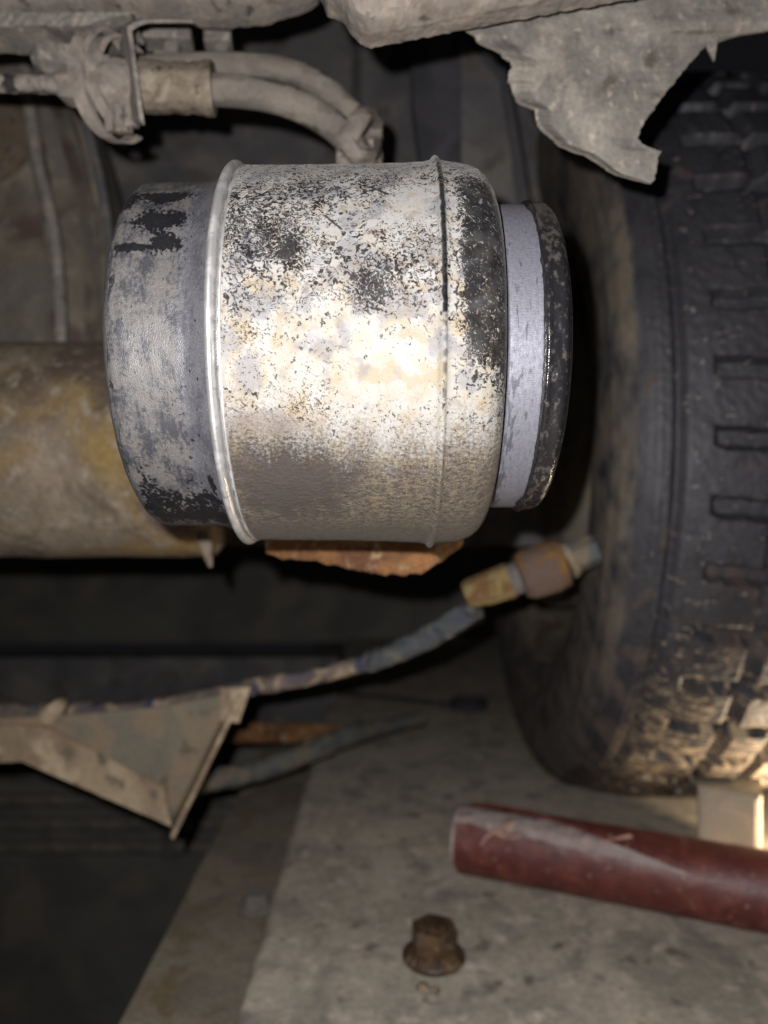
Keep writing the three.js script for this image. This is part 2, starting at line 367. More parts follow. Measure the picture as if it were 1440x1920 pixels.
    const fl = lerp(0.5 * f1 + 0.34 * f2 + 0.22 * f3 + 0.2 * f4 + 0.16 * worm, 0.2 * f1 + 0.42 * f2 + 0.5 * f3 + 0.12 * f4 + 0.1 * worm, grainy);
    const thr = lerp(0.62, -0.36, clamp(den));
    const k = smooth(-0.13, 0.1, fl - thr);
    const worn = smooth(-0.34, 0.0, fl - thr) * clamp(0.35 + 1.6 * mid);      // thinned paint round the bare flecks
    c = mix3(c, mix3(slate, lin([104, 84, 60]), clamp(0.4 + 2.6 * big)), 0.5 * worn);
    const rusty = clamp((fbm(x * 0.2 + 40, y * 0.2, 256, 4) - 0.2) * 4) * smooth(4, 18, t); c = mix3(c, lin([92, 74, 52]), 0.45 * rusty);
    c = mix3(c, mix3(soot, chip, clamp(0.5 + fine)), k * (0.9 + 0.08 * clamp(0.5 + 2 * mid)));
    // pale crumbs left in the bare band of the shoulder
    // bare line along the raised seam
    const seam = smooth(1.0, 0.45, Math.abs(a - 16.35 + 0.4 * noise(t * 0.4, 3, 251))) * smooth(6, 16, t + 10 * noise(t * 0.3, 1, 252)) * (1 - smooth(60, 72, t));
    const seam2 = smooth(0.9, 0.3, Math.abs(a - 16.4)) * clamp(0.5 + 3 * noise(t * 0.35, 8, 253)) * (1 - smooth(16, 22, t)) * smooth(-14, -8, t);
    c = mix3(c, soot, clamp(0.95 * seam + 0.6 * seam2));
    // a few scratches
    for (const [sa, st, dx, dy, wdt] of [[-16.5, 39, 4.6, -5, 0.45], [-38, 46, 4.5, 3.4, 0.4], [-4, 51, 5, -4, 0.6]]) {
      const ux = a - sa, uy = (t - st) * 1.11, q = clamp((ux * dx + uy * dy) / (dx * dx + dy * dy)), dist = Math.hypot(ux - q * dx, uy - q * dy) + 0.25 * fine;
      c = mix3(c, chip, 0.9 * smooth(wdt, wdt * 0.5, dist));
    }
    // caked road dirt on the underside: outline broken, grain of its own
    const edge = t + 15 + 10 * mid + 6 * noise(x * 0.09, 4, 261) - 4 * smooth(-10, -30, a);
    const dirt = smooth(0.16, 0.8, clamp((9 - edge) / 30) + 0.34 * fine + 0.4 * mid + 0.14 * noise(x * 1.7, y * 1.7, 274));
    const grit = clamp(0.5 + 1.3 * fbm(x * 0.45, y * 0.8, 271, 4) + 0.5 * noise(x * 1.9, y * 2.6, 275)), clump = clamp(0.5 + 2.4 * fbm(x * 0.14, y * 0.2, 272, 4));
    let d = mix3(tan, khaki, clump); d = mix3(d, umber, clamp(grit * 1.6 - 0.4)); d = mix3(d, lin([118, 108, 91]), clamp((noise(x * 1.3, y * 2.1, 273) - 0.42) * 3) * 0.7);
    const blot = smooth(0.35, -0.35, Math.hypot((a + 27) / 18, (t + 33) / 15) - 1 + 0.7 * mid + 0.25 * fine);
    d = mix3(d, mix3(lin([45, 38, 36]), umber, grit * 0.5), 0.92 * blot);
    const deep = smooth(-44, -60, t + 8 * mid); d = mix3(d, mix3(umber, tan, grit * 0.6), 0.55 * deep);
    c = mix3(c, d, 0.94 * dirt);
    const blot2 = smooth(0.3, -0.3, Math.hypot((a + 33) / 9, (t + 15.5) / 3.2) - 1 + 0.9 * fine + 0.6 * mid); c = mix3(c, lin([96, 86, 80]), 0.55 * blot2);
    const gr = 1 + 0.1 * noise(x * 4, y * 4, 281) + 0.07 * noise(x * 2, y * 2, 282);
    return { c: c.map((v) => v * gr), h: 0.55 - 0.3 * k * (1 - dirt) + 0.35 * dirt * (grit - 0.4) + 0.1 * fine, r: lerp(lerp(0.66, 0.45, k), 0.92, dirt) + 0.12 * fine, m: 0 };
  });
  const shellMat = surfaceMaterial(shell, 0.00035, { specularIntensity: 0.3, sheen: 0.12, sheenRoughness: 0.5, sheenColor: new THREE.Color(0.8, 0.78, 0.75) });
  const shellMesh = mesh('shell', turned(shellDense, 256, { wobble: dent }), shellMat, g);
  shellMesh.userData.label = 'cream painted shell with black specks and a raised seam';

  // --- bead ring, bare bright metal
  const bead = [], b0 = X(383, 0.0625), b1 = X(406, 0.0625), bm = (b0 + b1) / 2, br = (b1 - b0) / 2;
  for (let k = 0; k <= 14; k++) { const a = Math.PI - k / 14 * Math.PI; bead.push([bm + br * Math.cos(a), 0.0615 + 0.0034 * Math.sin(a)]); }
  bead.push([b1 + 0.0003, 0.0612], [b1 + 0.0006, 0.0634], [b1 + 0.0013, 0.0636], [b1 + 0.0017, 0.0622], [b1 + 0.0019, 0.060]);
  bead.unshift([b0, 0.0595]);
  const ringMap = surfaceMaps(1024, 64, (i, j) => {
    const u = i / 1024, v = j / 64, n = fbm(u * 60, v * 5, 301, 4), sc = noise(u * 20, v * 60, 302);
    const dk = clamp((n + 0.5 * noise(u * 160, v * 6, 303) - 0.28) * 5), groove = smooth(0.05, 0.02, Math.abs(v - 0.72)) * clamp(0.4 + 2 * noise(u * 40, 2, 306));
    const dirty = smooth(0.62, 0.8, u + 0.08 * n) * 0 + clamp((fbm(u * 22, v * 2, 304, 4) - 0.05) * 2.2);
    let c = mix3(lin([188, 187, 186]), lin([138, 135, 130]), dirty * 0.7); c = mix3(c, lin([60, 58, 55]), clamp(dk * 0.25 + groove * 0.8));
    return { c, h: 0.5 + 0.3 * sc + 0.2 * n, r: 0.42 + 0.2 * dirty + 0.1 * n, m: 0.75 - 0.4 * dirty };
  });
  const ringMesh = mesh('bead_ring', turned(dense(bead, 0.0006), 256, { wobble: (x, th) => 0.0001 * noise(th * 30, x * 200, 5) }), surfaceMaterial(ringMap, 0.00012), g);
  ringMesh.userData.label = 'rolled bead ring of bare bright metal';

  // --- sleeve at the other end: dull steel under a flaking grey coat
  const sleeveProfile = [[X(215, 0.03), 0.03], [X(203, 0.043), 0.043], [X(196, 0.050), 0.050], [X(195, 0.0545), 0.0545], [X(199, 0.0568), 0.0568], [X(208, 0.0580), 0.0580], [X(224, 0.0583), 0.0583], [X(300, 0.0583), 0.0583], [X(345, 0.0585), 0.0585], [X(358, 0.0592), 0.0592], [X(372, 0.0605), 0.0605], [X(384, 0.0616), 0.0616]];
  const sleeveMap = surfaceMaps(1280, 512, (i, j) => {
    const t = (i / 1280 - 0.5) * 180, v = j / 511, a = v * 58, y = t * 1.02;   // a: mm along the profile; sleeve wall from a = 25 to 56
    const px = 195 + (a - 23) * 6.0, mid = fbm(a * 0.17, y * 0.12, 311, 5), fine = fbm(a * 0.9, y * 0.7, 312, 4), vein = noise(a * 0.5, y * 0.16, 313);
    const steel = lin([53, 53, 57]), coat = lin([79, 77, 75]), bare = lin([17, 17, 20]), bluish = lin([82, 82, 87]);
    const drag = fbm(a * 0.75, y * 0.14, 314, 4);
    let k = clamp(0.54 + 1.9 * mid + 1.1 * fine + 0.6 * drag + 0.25 * bump01(t, 5, 25));
    let c = mix3(steel, coat, k);
    c = mix3(c, bluish, clamp(smooth(345, 362, px + 12 * fine) + smooth(226, 210, px + 14 * mid)) * 0.75);
    let hole = 0;
    const spot = (cx, ct, wx, wt, e = 1) => { hole = Math.max(hole, smooth(0.1, -0.1, Math.hypot((px - cx) / wx, (t - ct) / wt) - 1 + e * (1.1 * fine + 0.9 * mid))); };
    spot(302, 56, 50, 3.6, 0.6); spot(232, 54, 18, 5, 1.2); spot(304, 43.5, 46, 4.6, 0.7); spot(322, 35, 26, 4.4, 0.8); spot(268, 33, 30, 1.6, 0.5);
    spot(345, -55, 90, 10, 1.2); spot(300, -57, 60, 6); spot(388, -38, 8, 3.5); spot(375, -44.5, 34, 2.0); spot(262, -52, 18, 16);
    const crack = smooth(3.8, 1.6, Math.abs(px - (232 + 0.04 * (t + 20) ** 2 * (t < -20 ? 1 : 0)) + 14 * vein + 8 * fine)) * clamp(0.4 + 3 * noise(t * 0.12, 5, 317));
    hole = Math.max(hole, 0.85 * crack);
    const pit = clamp((noise(a * 0.7, y * 0.5, 318) + 0.4 * fine - 0.66) * 9) * 0.85;
    c = mix3(c, bare, Math.max(hole * 0.95, pit));
    const gl = noise(a * 4, y * 4, 319), spark = clamp((gl + 0.6 * noise(a * 2, y * 2, 322) - 0.62) * 5), gr = 1 + 0.22 * gl + 0.16 * noise(a * 2.3, y * 2.3, 320) + 1.2 * spark * (1 - hole);
    const met = clamp(0.22 + 0.2 * smooth(345, 362, px) + 0.15 * smooth(226, 206, px) - 0.2 * k);
    return { c: c.map((q) => q * gr), h: 0.5 + 0.25 * k - 0.3 * Math.max(hole, pit) + 0.3 * gl * (1 - hole) + 0.25 * noise(a * 9, y * 9, 321), r: lerp(0.5, 0.4, hole) + 0.12 * fine, m: met * (1 - hole) };
  });
  const sleeve = mesh('sleeve', turned(dense(sleeveProfile, 0.0008), 256, { wobble: dent }), surfaceMaterial(sleeveMap, 0.00016), g);
  sleeve.userData.label = 'dull grey end sleeve with peeled black patches';

  // --- silver collar
  const collarProfile = [[X(938, 0.0470), 0.0470], [X(951, 0.0503), 0.0503], [X(954, 0.0514), 0.0514], [X(958, 0.0517), 0.0517], [X(1020, 0.0517), 0.0517], [X(1025, 0.0514), 0.0514], [X(1027, 0.0505), 0.0505]];
  const collarMap = surfaceMaps(1280, 192, (i, j) => {
    const t = (i / 1280 - 0.5) * 180, v = j / 192, a = v * 22, y = t * 0.9, f = fbm(a * 0.8, y * 0.5, 331, 4), sp = noise(a * 6, y * 6, 332), streak = noise(a * 0.4, y * 3.2, 333);
    const dk = clamp((fbm(a * 0.5, y * 0.22, 334, 4) + 0.55 * bump01(a, 8, 3) * (t < 0 ? 1 : 0.35) + 0.5 * noise(a * 0.9, y * 0.15, 336) - 0.42) * 4);
    let c = mix3(lin([112, 112, 120]), lin([84, 84, 91]), clamp(0.4 + f)); c = mix3(c, lin([52, 52, 58]), dk * 0.7);
    return { c: c.map((q) => q * (1 + 0.3 * sp + 0.14 * streak + 0.2 * f)), h: 0.5 + 0.3 * sp + 0.2 * noise(a * 10, y * 10, 335) + 0.1 * streak, r: 0.56 + 0.1 * f, m: 0.35 };
  });
  mesh('collar', turned(dense(collarProfile, 0.0008), 224), surfaceMaterial(collarMap, 0.00022), g).userData.label = 'silver painted collar';

  // --- black rubber rim
  const rimProfile = [[X(1022, 0.048), 0.048], [X(1022, 0.0515), 0.0515], [X(1026, 0.0528), 0.0528], [X(1031, 0.0531), 0.0531], [X(1036, 0.0526), 0.0526], [X(1048, 0.0524), 0.0524], [X(1060, 0.0522), 0.0522], [X(1066, 0.0515), 0.0515], [X(1071, 0.0497), 0.0497], [X(1073, 0.046), 0.046], [X(1073, 0.02), 0.02], [X(1073, 0.0005), 0.0005]];
  const rimMap = surfaceMaps(1280, 256, (i, j) => {
    const t = (i / 1280 - 0.5) * 180, v = j / 256, a = v * 68, y = t * 0.9;
    const f = fbm(a * 0.5, y * 0.3, 341, 5), g2 = fbm(a * 1.6, y * 1.2, 342, 3), sc = noise(a * 0.6, y * 2.6, 343);
    const film = clamp((f + 0.3 * bump01(t, 44, 14) + 0.25 * bump01(t, -48, 14) + 0.2 * g2 - 0.16) * 3.4) * 0.7;
    const fleck = clamp((noise(a * 1.4, y * 0.9, 344) + 0.5 * g2 - 0.8) * 7);
    let c = mix3(lin([25, 24, 26]), lin([64, 61, 57]), film); c = mix3(c, lin([112, 107, 98]), fleck * 0.6);
    return { c, h: 0.5 + 0.4 * f + 0.12 * sc + 0.1 * g2 + 0.12 * fleck, r: lerp(0.24, 0.62, clamp(film + fleck)) + 0.1 * g2, m: 0 };
  });
  const rimMat = surfaceMaterial(rimMap, 0.00025);
  const rubberRim = mesh('rubber_rim', turned(dense(rimProfile, 0.0007), 224, { wobble: (x, th, r) => (r > 0.05 ? 0.0003 * noise(th * 9, x * 300, 21) + 0.0002 * noise(th * 24, x * 500, 22) : 0) }), rimMat, g);
  rubberRim.userData.label = 'glossy black rubber rim with scuffs';
  // ragged burr of rubber between collar and rim
  const burr = [], bn = 360;
  mesh('rubber_burr', (() => {
    const pos = [], idx = [], x0 = X(1024, 0.0525), uv = [];
    for (let k = 0; k <= bn; k++) for (let q = 0; q <= 6; q++) {
      const th = k / bn * 2 * Math.PI - Math.PI / 2, a = q / 6 * 2 * Math.PI, n = 0.0007 + 0.0007 * Math.max(0, noise(th * 11, 2, 31)) + 0.0005 * Math.max(0, noise(th * 40, 5, 32)) + 0.0018 * bump01(th * DEG, -64, 4) + 0.0012 * bump01(th * DEG, 68, 5);
      const r = 0.0519 + n * 0.55 * Math.sin(a); pos.push(x0 + n * 0.8 * Math.cos(a), r * Math.sin(th), r * Math.cos(th)); uv.push(k / bn, q / 6);
    }
    for (let k = 0; k < bn; k++) for (let q = 0; q < 6; q++) { const a = k * 7 + q; idx.push(a, a + 7, a + 1, a + 1, a + 7, a + 8); }
    const b = new THREE.BufferGeometry(); b.setAttribute('position', new THREE.Float32BufferAttribute(pos, 3)); b.setAttribute('uv', new THREE.Float32BufferAttribute(uv, 2)); b.setIndex(idx); b.computeVertexNormals(); return b;
  })(), rimMat, rubberRim);
}

// ---------------------------------------------------------------- axle tube, bracket behind the canister
{
  const L = 0.45, a0 = 4.7 * Math.PI / 180, cy = L * Math.sin(a0), cz = -L * Math.cos(a0), r = 0.064;
  const g = thing('axle_tube', 'thick rusty axle tube caked in tan dirt behind the canister', 'axle');
  const prof = dense([[-0.62, 0.02], [-0.62, r], [-0.12, r], [-0.102, r - 0.001], [-0.0985, r - 0.006], [-0.0985, 0.046]], 0.004);
  const geo = uvMetres(turned(prof, 160, { mirror: false, wobble: (x, th, rr) => (rr > 0.05 ? 0.0010 * fbm(x * 34, th * 2.2 + 5, 401, 4) + 0.0002 * noise(x * 160, th * 10, 402) : 0) }), 2 * Math.PI * r, 0.6);
  mesh('tube', geo.translate(0, cy, cz), rustDust, g);
  mesh('stub', uvMetres(turned([[-0.1, 0.045], [0.01, 0.045], [0.01, 0.01]], 64, { mirror: false }), 0.28, 0.14).translate(0, cy, cz), rustDust, g);
  mesh('grease_drip', sweep([V(-0.0965, -0.010, -0.40), V(-0.0945, -0.021, -0.398), V(-0.0925, -0.0295, -0.397)], (t) => 0.0045 * (1 - 0.72 * t), { seg: 14, round: 14, rough: 0.0006 }), rustDust, g);
  const b = thing('mounting_bracket', 'rusty orange mounting bracket holding the canister from behind', 'bracket');
  const xs = [[0, -0.0195], [0.08, -0.0215], [0.25, -0.0228], [0.42, -0.0262], [0.6, -0.0292], [0.78, -0.0288], [0.9, -0.0225], [1, -0.0150]];
  mesh('lip', sheet((u, v) => {
    const x = lerp(-0.0545, 0.0365, u), yb = wave(u, xs) + 0.0009 * noise(u * 18, 3, 411) + 0.0005 * noise(u * 50, 3, 413);
    return V(x, lerp(yb, 0.0, v), -0.346 + 0.007 * Math.sin(v * 2.6) + 0.0012 * fbm(u * 12, v * 5, 412, 3));
  }, 90, 16, 0.009), rustOrange, b);
  mesh('plate', block(V(-0.008, 0.052, -0.352), 0.075, 0.11, 0.03), rustOrange, b);
  mesh('saddle', block(V(-0.008, 0.053, -0.334), 0.05, 0.05, 0.014), rustOrange, b);
}

// ---------------------------------------------------------------- wheel
{
  const R = 0.31, cx = 0.134, yC = R - 0.25, zC = -0.71;
  const g = thing('vehicle_wheel', 'dusty black tyre with chunky tread and scuffed muddy lower shoulder on a steel rim', 'wheel');
  g.position.set(0, yC, zC);
  const Wd = 0.2, lugs = 50;
  // tyre cross-section: [x from inner side, radius]
  const side = [[0.030, 0.190], [0.018, 0.194], [0.010, 0.202], [0.005, 0.215], [0.001, 0.232], [0, 0.245], [0, 0.258], [0.0006, 0.271], [0.003, 0.284], [0.008, 0.2935], [0.0145, 0.2975]];
  const tx0 = 0.0145, sideD = dense(side, 0.003);
  let sideLen = 0; for (let k = 1; k < sideD.length; k++) sideLen += Math.hypot(sideD[k][0] - sideD[k - 1][0], sideD[k][1] - sideD[k - 1][1]);
  const slotAt = (th, s) => {   // 1 inside the cross grooves of the tread
    const ph = (((th / (2 * Math.PI)) * lugs + (s - 0.05) * 1.75 + 0.05 * noise(s * 60, Math.floor(th * 8), 9)) % 1 + 1) % 1;
    return (1 - smooth(0.125, 0.145, Math.abs(ph - 0.5))) * smooth(0.046, 0.050, s);
  };
  const tyreMap = surfaceMaps(1400, 560, (i, j) => {
    // front half: 180 degrees of turn along u; v runs over the profile
    const t = (i / 1400 - 0.5) * 180, v = j / 560, y = t * 5.4, x = v * 330;   // mm
    const f = fbm(x * 0.03, y * 0.02, 501, 5), m2 = fbm(x * 0.12, y * 0.06, 502, 4), fine = noise(x * 0.9, y * 0.9, 503);
    let c = mix3(lin([40, 39, 44]), lin([50, 49, 53]), clamp(0.5 + 1.4 * f)); c = mix3(c, lin([30, 29, 34]), clamp(m2 * 2));
    // dried mud on the side wall and the lower tread
    const low = smooth(-12, -34, t + 16 * f);
    const mud = clamp((fbm(x * 0.05 + 4, y * 0.045, 511, 5) + 0.34 * low + 0.12 * bump01(x, 92, 22) + 0.1 * bump01(x, 40, 40) - 0.26) * 3);
    c = mix3(c, mix3(lin([80, 70, 60]), lin([70, 58, 51]), clamp(0.5 + m2 * 2)), 0.72 * mud);
    // dry dust film on the side wall, ends at the shoulder
    const film = smooth(121, 116, x + 3 * m2) * clamp(0.75 + 1.1 * f + 0.8 * m2) * (1 - 0.55 * low);
    c = mix3(c, mix3(lin([98, 94, 89]), lin([108, 98, 84]), clamp(0.5 + 2 * f)), 0.85 * film);
    // pale scuffs across the tread
    const tread = smooth(128, 150, x);
    const wob = 2.2 * noise(x * 0.05, y * 0.05, 526);
    const dash = noise(x * 0.07, y * 0.42 + 0.03 * x + wob, 521) + 0.6 * noise(x * 0.2, y * 0.9 + wob, 522) + 0.35 * noise(x * 0.5, y * 0.8, 527);
    const sc = clamp((dash + 0.85 * smooth(-18, -46, t) + 0.5 * m2 - 0.84) * 3.2) * tread;
    const edge = clamp((noise(x * 0.22, y * 0.16, 524) + 0.6 * noise(x * 0.6, y * 0.5, 528) + 0.5 * m2 + 0.3 * bump01(x, 152, 14) * smooth(30, -20, t) - 0.85) * 3) * smooth(110, 136, x) * smooth(60, 10, t);
    c = mix3(c, mix3(lin([150, 142, 128]), lin([176, 158, 126]), low), Math.max(0.7 * sc, 0.5 * edge));
    const gr = 1 + 0.18 * fine + 0.15 * noise(x * 0.4, y * 0.4, 525);
    return { c: c.map((q) => q * gr), h: 0.5 + 0.4 * m2 + 0.2 * fine + 0.3 * mud, r: lerp(0.62, 0.9, clamp(mud + sc)) + 0.08 * m2, m: 0 };
  });
  const rubber = surfaceMaterial(tyreMap, 0.0007);
  const pos = [], uv = [], idx = [], prof = [];
  let l = 0; sideD.forEach((p, k) => { if (k) l += Math.hypot(p[0] - sideD[k - 1][0], p[1] - sideD[k - 1][1]); prof.push([p[0], p[1], l, false]); });
  const nx = 92;
  for (let k = 1; k <= nx; k++) {
    const x = tx0 + (Wd - 2 * tx0) * k / nx, q = (x - Wd / 2) / (Wd / 2 - tx0);
    prof.push([x, lerp(0.310, 0.2975, Math.pow(Math.abs(q), 2.6)), l + (x - tx0), true]);
  }
  const lEnd = l + Wd - 2 * tx0;
  [...sideD].reverse().slice(1).forEach((p) => { prof.push([Wd - p[0], p[1], lEnd, false]); });
  const total = 0.33, n = lugs * 28;
  prof.forEach(([x, r, len, isTread]) => {
    for (let k = 0; k <= n; k++) {
      const th = k / n * 2 * Math.PI - Math.PI / 2;
      let rr = r;
      const s = Math.min(x, Wd - x), slot = slotAt(th, s);
      const circ = Math.max(1 - smooth(0.0018, 0.0032, Math.abs(s - 0.0285)), 1 - smooth(0.0035, 0.005, Math.abs(s - 0.083)));
      const rib = 0.0012 * (1 - smooth(0.001, 0.002, Math.abs(s - 0.0185)));
      if (isTread) rr -= Math.max(0.0095 * slot, 0.0045 * circ) - rib;
      else if (x < 0.03) rr += 0;
      rr += 0.0004 * noise(th * 60, x * 300, 77) * (isTread ? 1 : 0);
      const xx = isTread ? x : x + (x < 0.1 ? -1 : 1) * (0.0008 * bump01(r, 0.272, 0.002) + 0.0012 * bump01(r, 0.205, 0.002) + 0.0007 * bump01(r, 0.228, 0.0015));
      pos.push(cx + xx, rr * Math.sin(th), rr * Math.cos(th));
      const d = k / n * 2; uv.push(d <= 1 ? d : 2 - d, len / total);
    }
  });
  for (let j = 0; j < prof.length - 1; j++) for (let k = 0; k < n; k++) { const a = j * (n + 1) + k, b = a + n + 1; idx.push(a, b, a + 1, b, b + 1, a + 1); }
  const t = new THREE.BufferGeometry(); t.setAttribute('position', new THREE.Float32BufferAttribute(pos, 3)); t.setAttribute('uv', new THREE.Float32BufferAttribute(uv, 2)); t.setIndex(idx); t.computeVertexNormals();
  mesh('tyre', t, rubber, g);
  const rimG = uvMetres(turned(dense([[cx + 0.012, 0.206], [cx + 0.012, 0.198], [cx + 0.026, 0.188], [cx + 0.06, 0.182], [cx + 0.075, 0.168], [cx + 0.15, 0.166], [cx + 0.155, 0.12], [cx + 0.15, 0.02]], 0.006), 120, { mirror: false }), 1.2, 0.36);
  mesh('rim', rimG, housingPaint, g);
  mesh('brake_drum', uvMetres(turned(dense([[cx - 0.03, 0.01], [cx - 0.03, 0.05], [cx + 0.0, 0.06], [cx + 0.01, 0.14], [cx + 0.02, 0.15], [cx + 0.15, 0.15]], 0.006), 120, { mirror: false }), 0.9, 0.3), housingPaint, g);
}

// ---------------------------------------------------------------- torn splash shield, frame members above
{
  const left = [[-40, 800], [40, 850], [66, 890], [84, 908], [100, 940], [112, 958], [150, 953], [186, 968], [204, 1000], [236, 1010], [272, 1048], [284, 1078], [288, 1098], [318, 1140], [336, 1190], [342, 1214]];
  const right = [[-40, 1560], [40, 1500], [56, 1436], [64, 1385], [78, 1345], [84, 1326], [104, 1306], [132, 1282], [180, 1243], [230, 1207], [258, 1196], [270, 1202], [278, 1222], [284, 1240], [300, 1233], [336, 1228], [342, 1222]];
  const D = 0.29;
  const surf = (u, v) => {
    const py = lerp(-40, 342, v), jag = 7 * noise(py * 0.06, 1, 601) + 2.5 * noise(py * 0.17, 2, 602);
    const jr = 3 * noise(py * 0.08, 5, 603) + 2 * noise(py * 0.33, 6, 604);
    const px = lerp(wave(py, left) + jag, wave(py, right) + jr, u), d = D + 0.012 * (v - 0.7) * (v - 0.7) + 0.014 * smooth(0.6, 1, u) * (1 - v) - 0.004 * smooth(0.15, 0, u) + 0.003 * fbm(px * 0.008, py * 0.008, 605, 2) + 0.0001 * noise(px * 0.05, py * 0.05, 606);
    return V((px - 720) / 1397 * d, (960 - py) / 1397 * d, -d);
  };
  const g = thing('splash_shield', 'torn grey splash shield hanging in a ragged tongue above the tyre', 'splash shield');
  mesh('panel', sheet((u, v) => surf(u, 1 - v), 110, 190, 0.0013), dustGrey, g);
  mesh('torn_strip', plate([V(0.12971, 0.19112, -0.3), V(0.13529, 0.19241, -0.3), V(0.13443, 0.18812, -0.3), V(0.13336, 0.1821, -0.3), V(0.13185, 0.18468, -0.3), V(0.13057, 0.18726, -0.3)], 0.002), dustGrey, g);
  // dusty panel edge that runs across the top
  const tb = [[590, -30], [604, -4], [612, 22], [628, 34], [646, 44], [656, 66], [676, 86], [694, 93], [730, 86], [800, 72], [1000, 34], [1180, 2], [1420, -44]];
  const rail = thing('body_sill', 'dusty tan body sill edge running above the torn splash shield', 'sill');
  mesh('skin', sheet((u, v) => {
    const px = lerp(592, 1420, Math.pow(u, 1.3)), pb = wave(px, tb) - 9 + 2.5 * noise(px * 0.05, 3, 611) + 1.5 * noise(px * 0.17, 4, 612), py = lerp(pb, -150, v);
    const bulge = 0.010 * Math.sqrt(1 - (1 - clamp(v * 4)) ** 2) + 0.006 * smooth(0.0, 0.12, u) + 0.0012 * fbm(px * 0.02, py * 0.02, 613, 4);
    return V((px - 720) / 1397 * 0.277, (960 - py) / 1397 * 0.277, -0.277 + bulge);
  }, 150, 40, 0.008), dust, rail);
  // frame rail over the hose
  const fr = thing('frame_rail', 'dusty frame rail above the brake hose bracket', 'frame rail');
  mesh('web', sheet((u, v) => {
    const px = lerp(-140, 596, u), pb = wave(px, [[-140, 60], [0, 48], [120, 46], [260, 38], [420, 44], [500, 36], [560, 18], [600, -6]]) - 6 + 3 * noise(px * 0.03, 3, 621) + 1.6 * noise(px * 0.12, 4, 622), py = lerp(pb, -160, v);
    return V((px - 720) / 1397 * 0.35, (960 - py) / 1397 * 0.35, -0.35 + 0.016 * Math.sqrt(1 - (1 - clamp(v * 5)) ** 2) - 0.006 * bump01(v, 0.2, 0.04) * smooth(0.2, 0.4, u) + 0.0014 * fbm(px * 0.02, py * 0.02, 623, 4));
  }, 140, 40, 0.006), dust, fr);
  mesh('flange', sheet((u, v) => { const px = lerp(-140, 250, u), D2 = 0.335; return V((px - 720) / 1397 * D2, (960 - lerp(60 + 5 * noise(px * 0.02, 2, 631) - 18 * smooth(140, 240, px), 34, v)) / 1397 * D2, -D2 + 0.004 + 0.001 * noise(px * 0.1, v * 3, 632)); }, 60, 6, 0.02), dustGrey, fr);
}

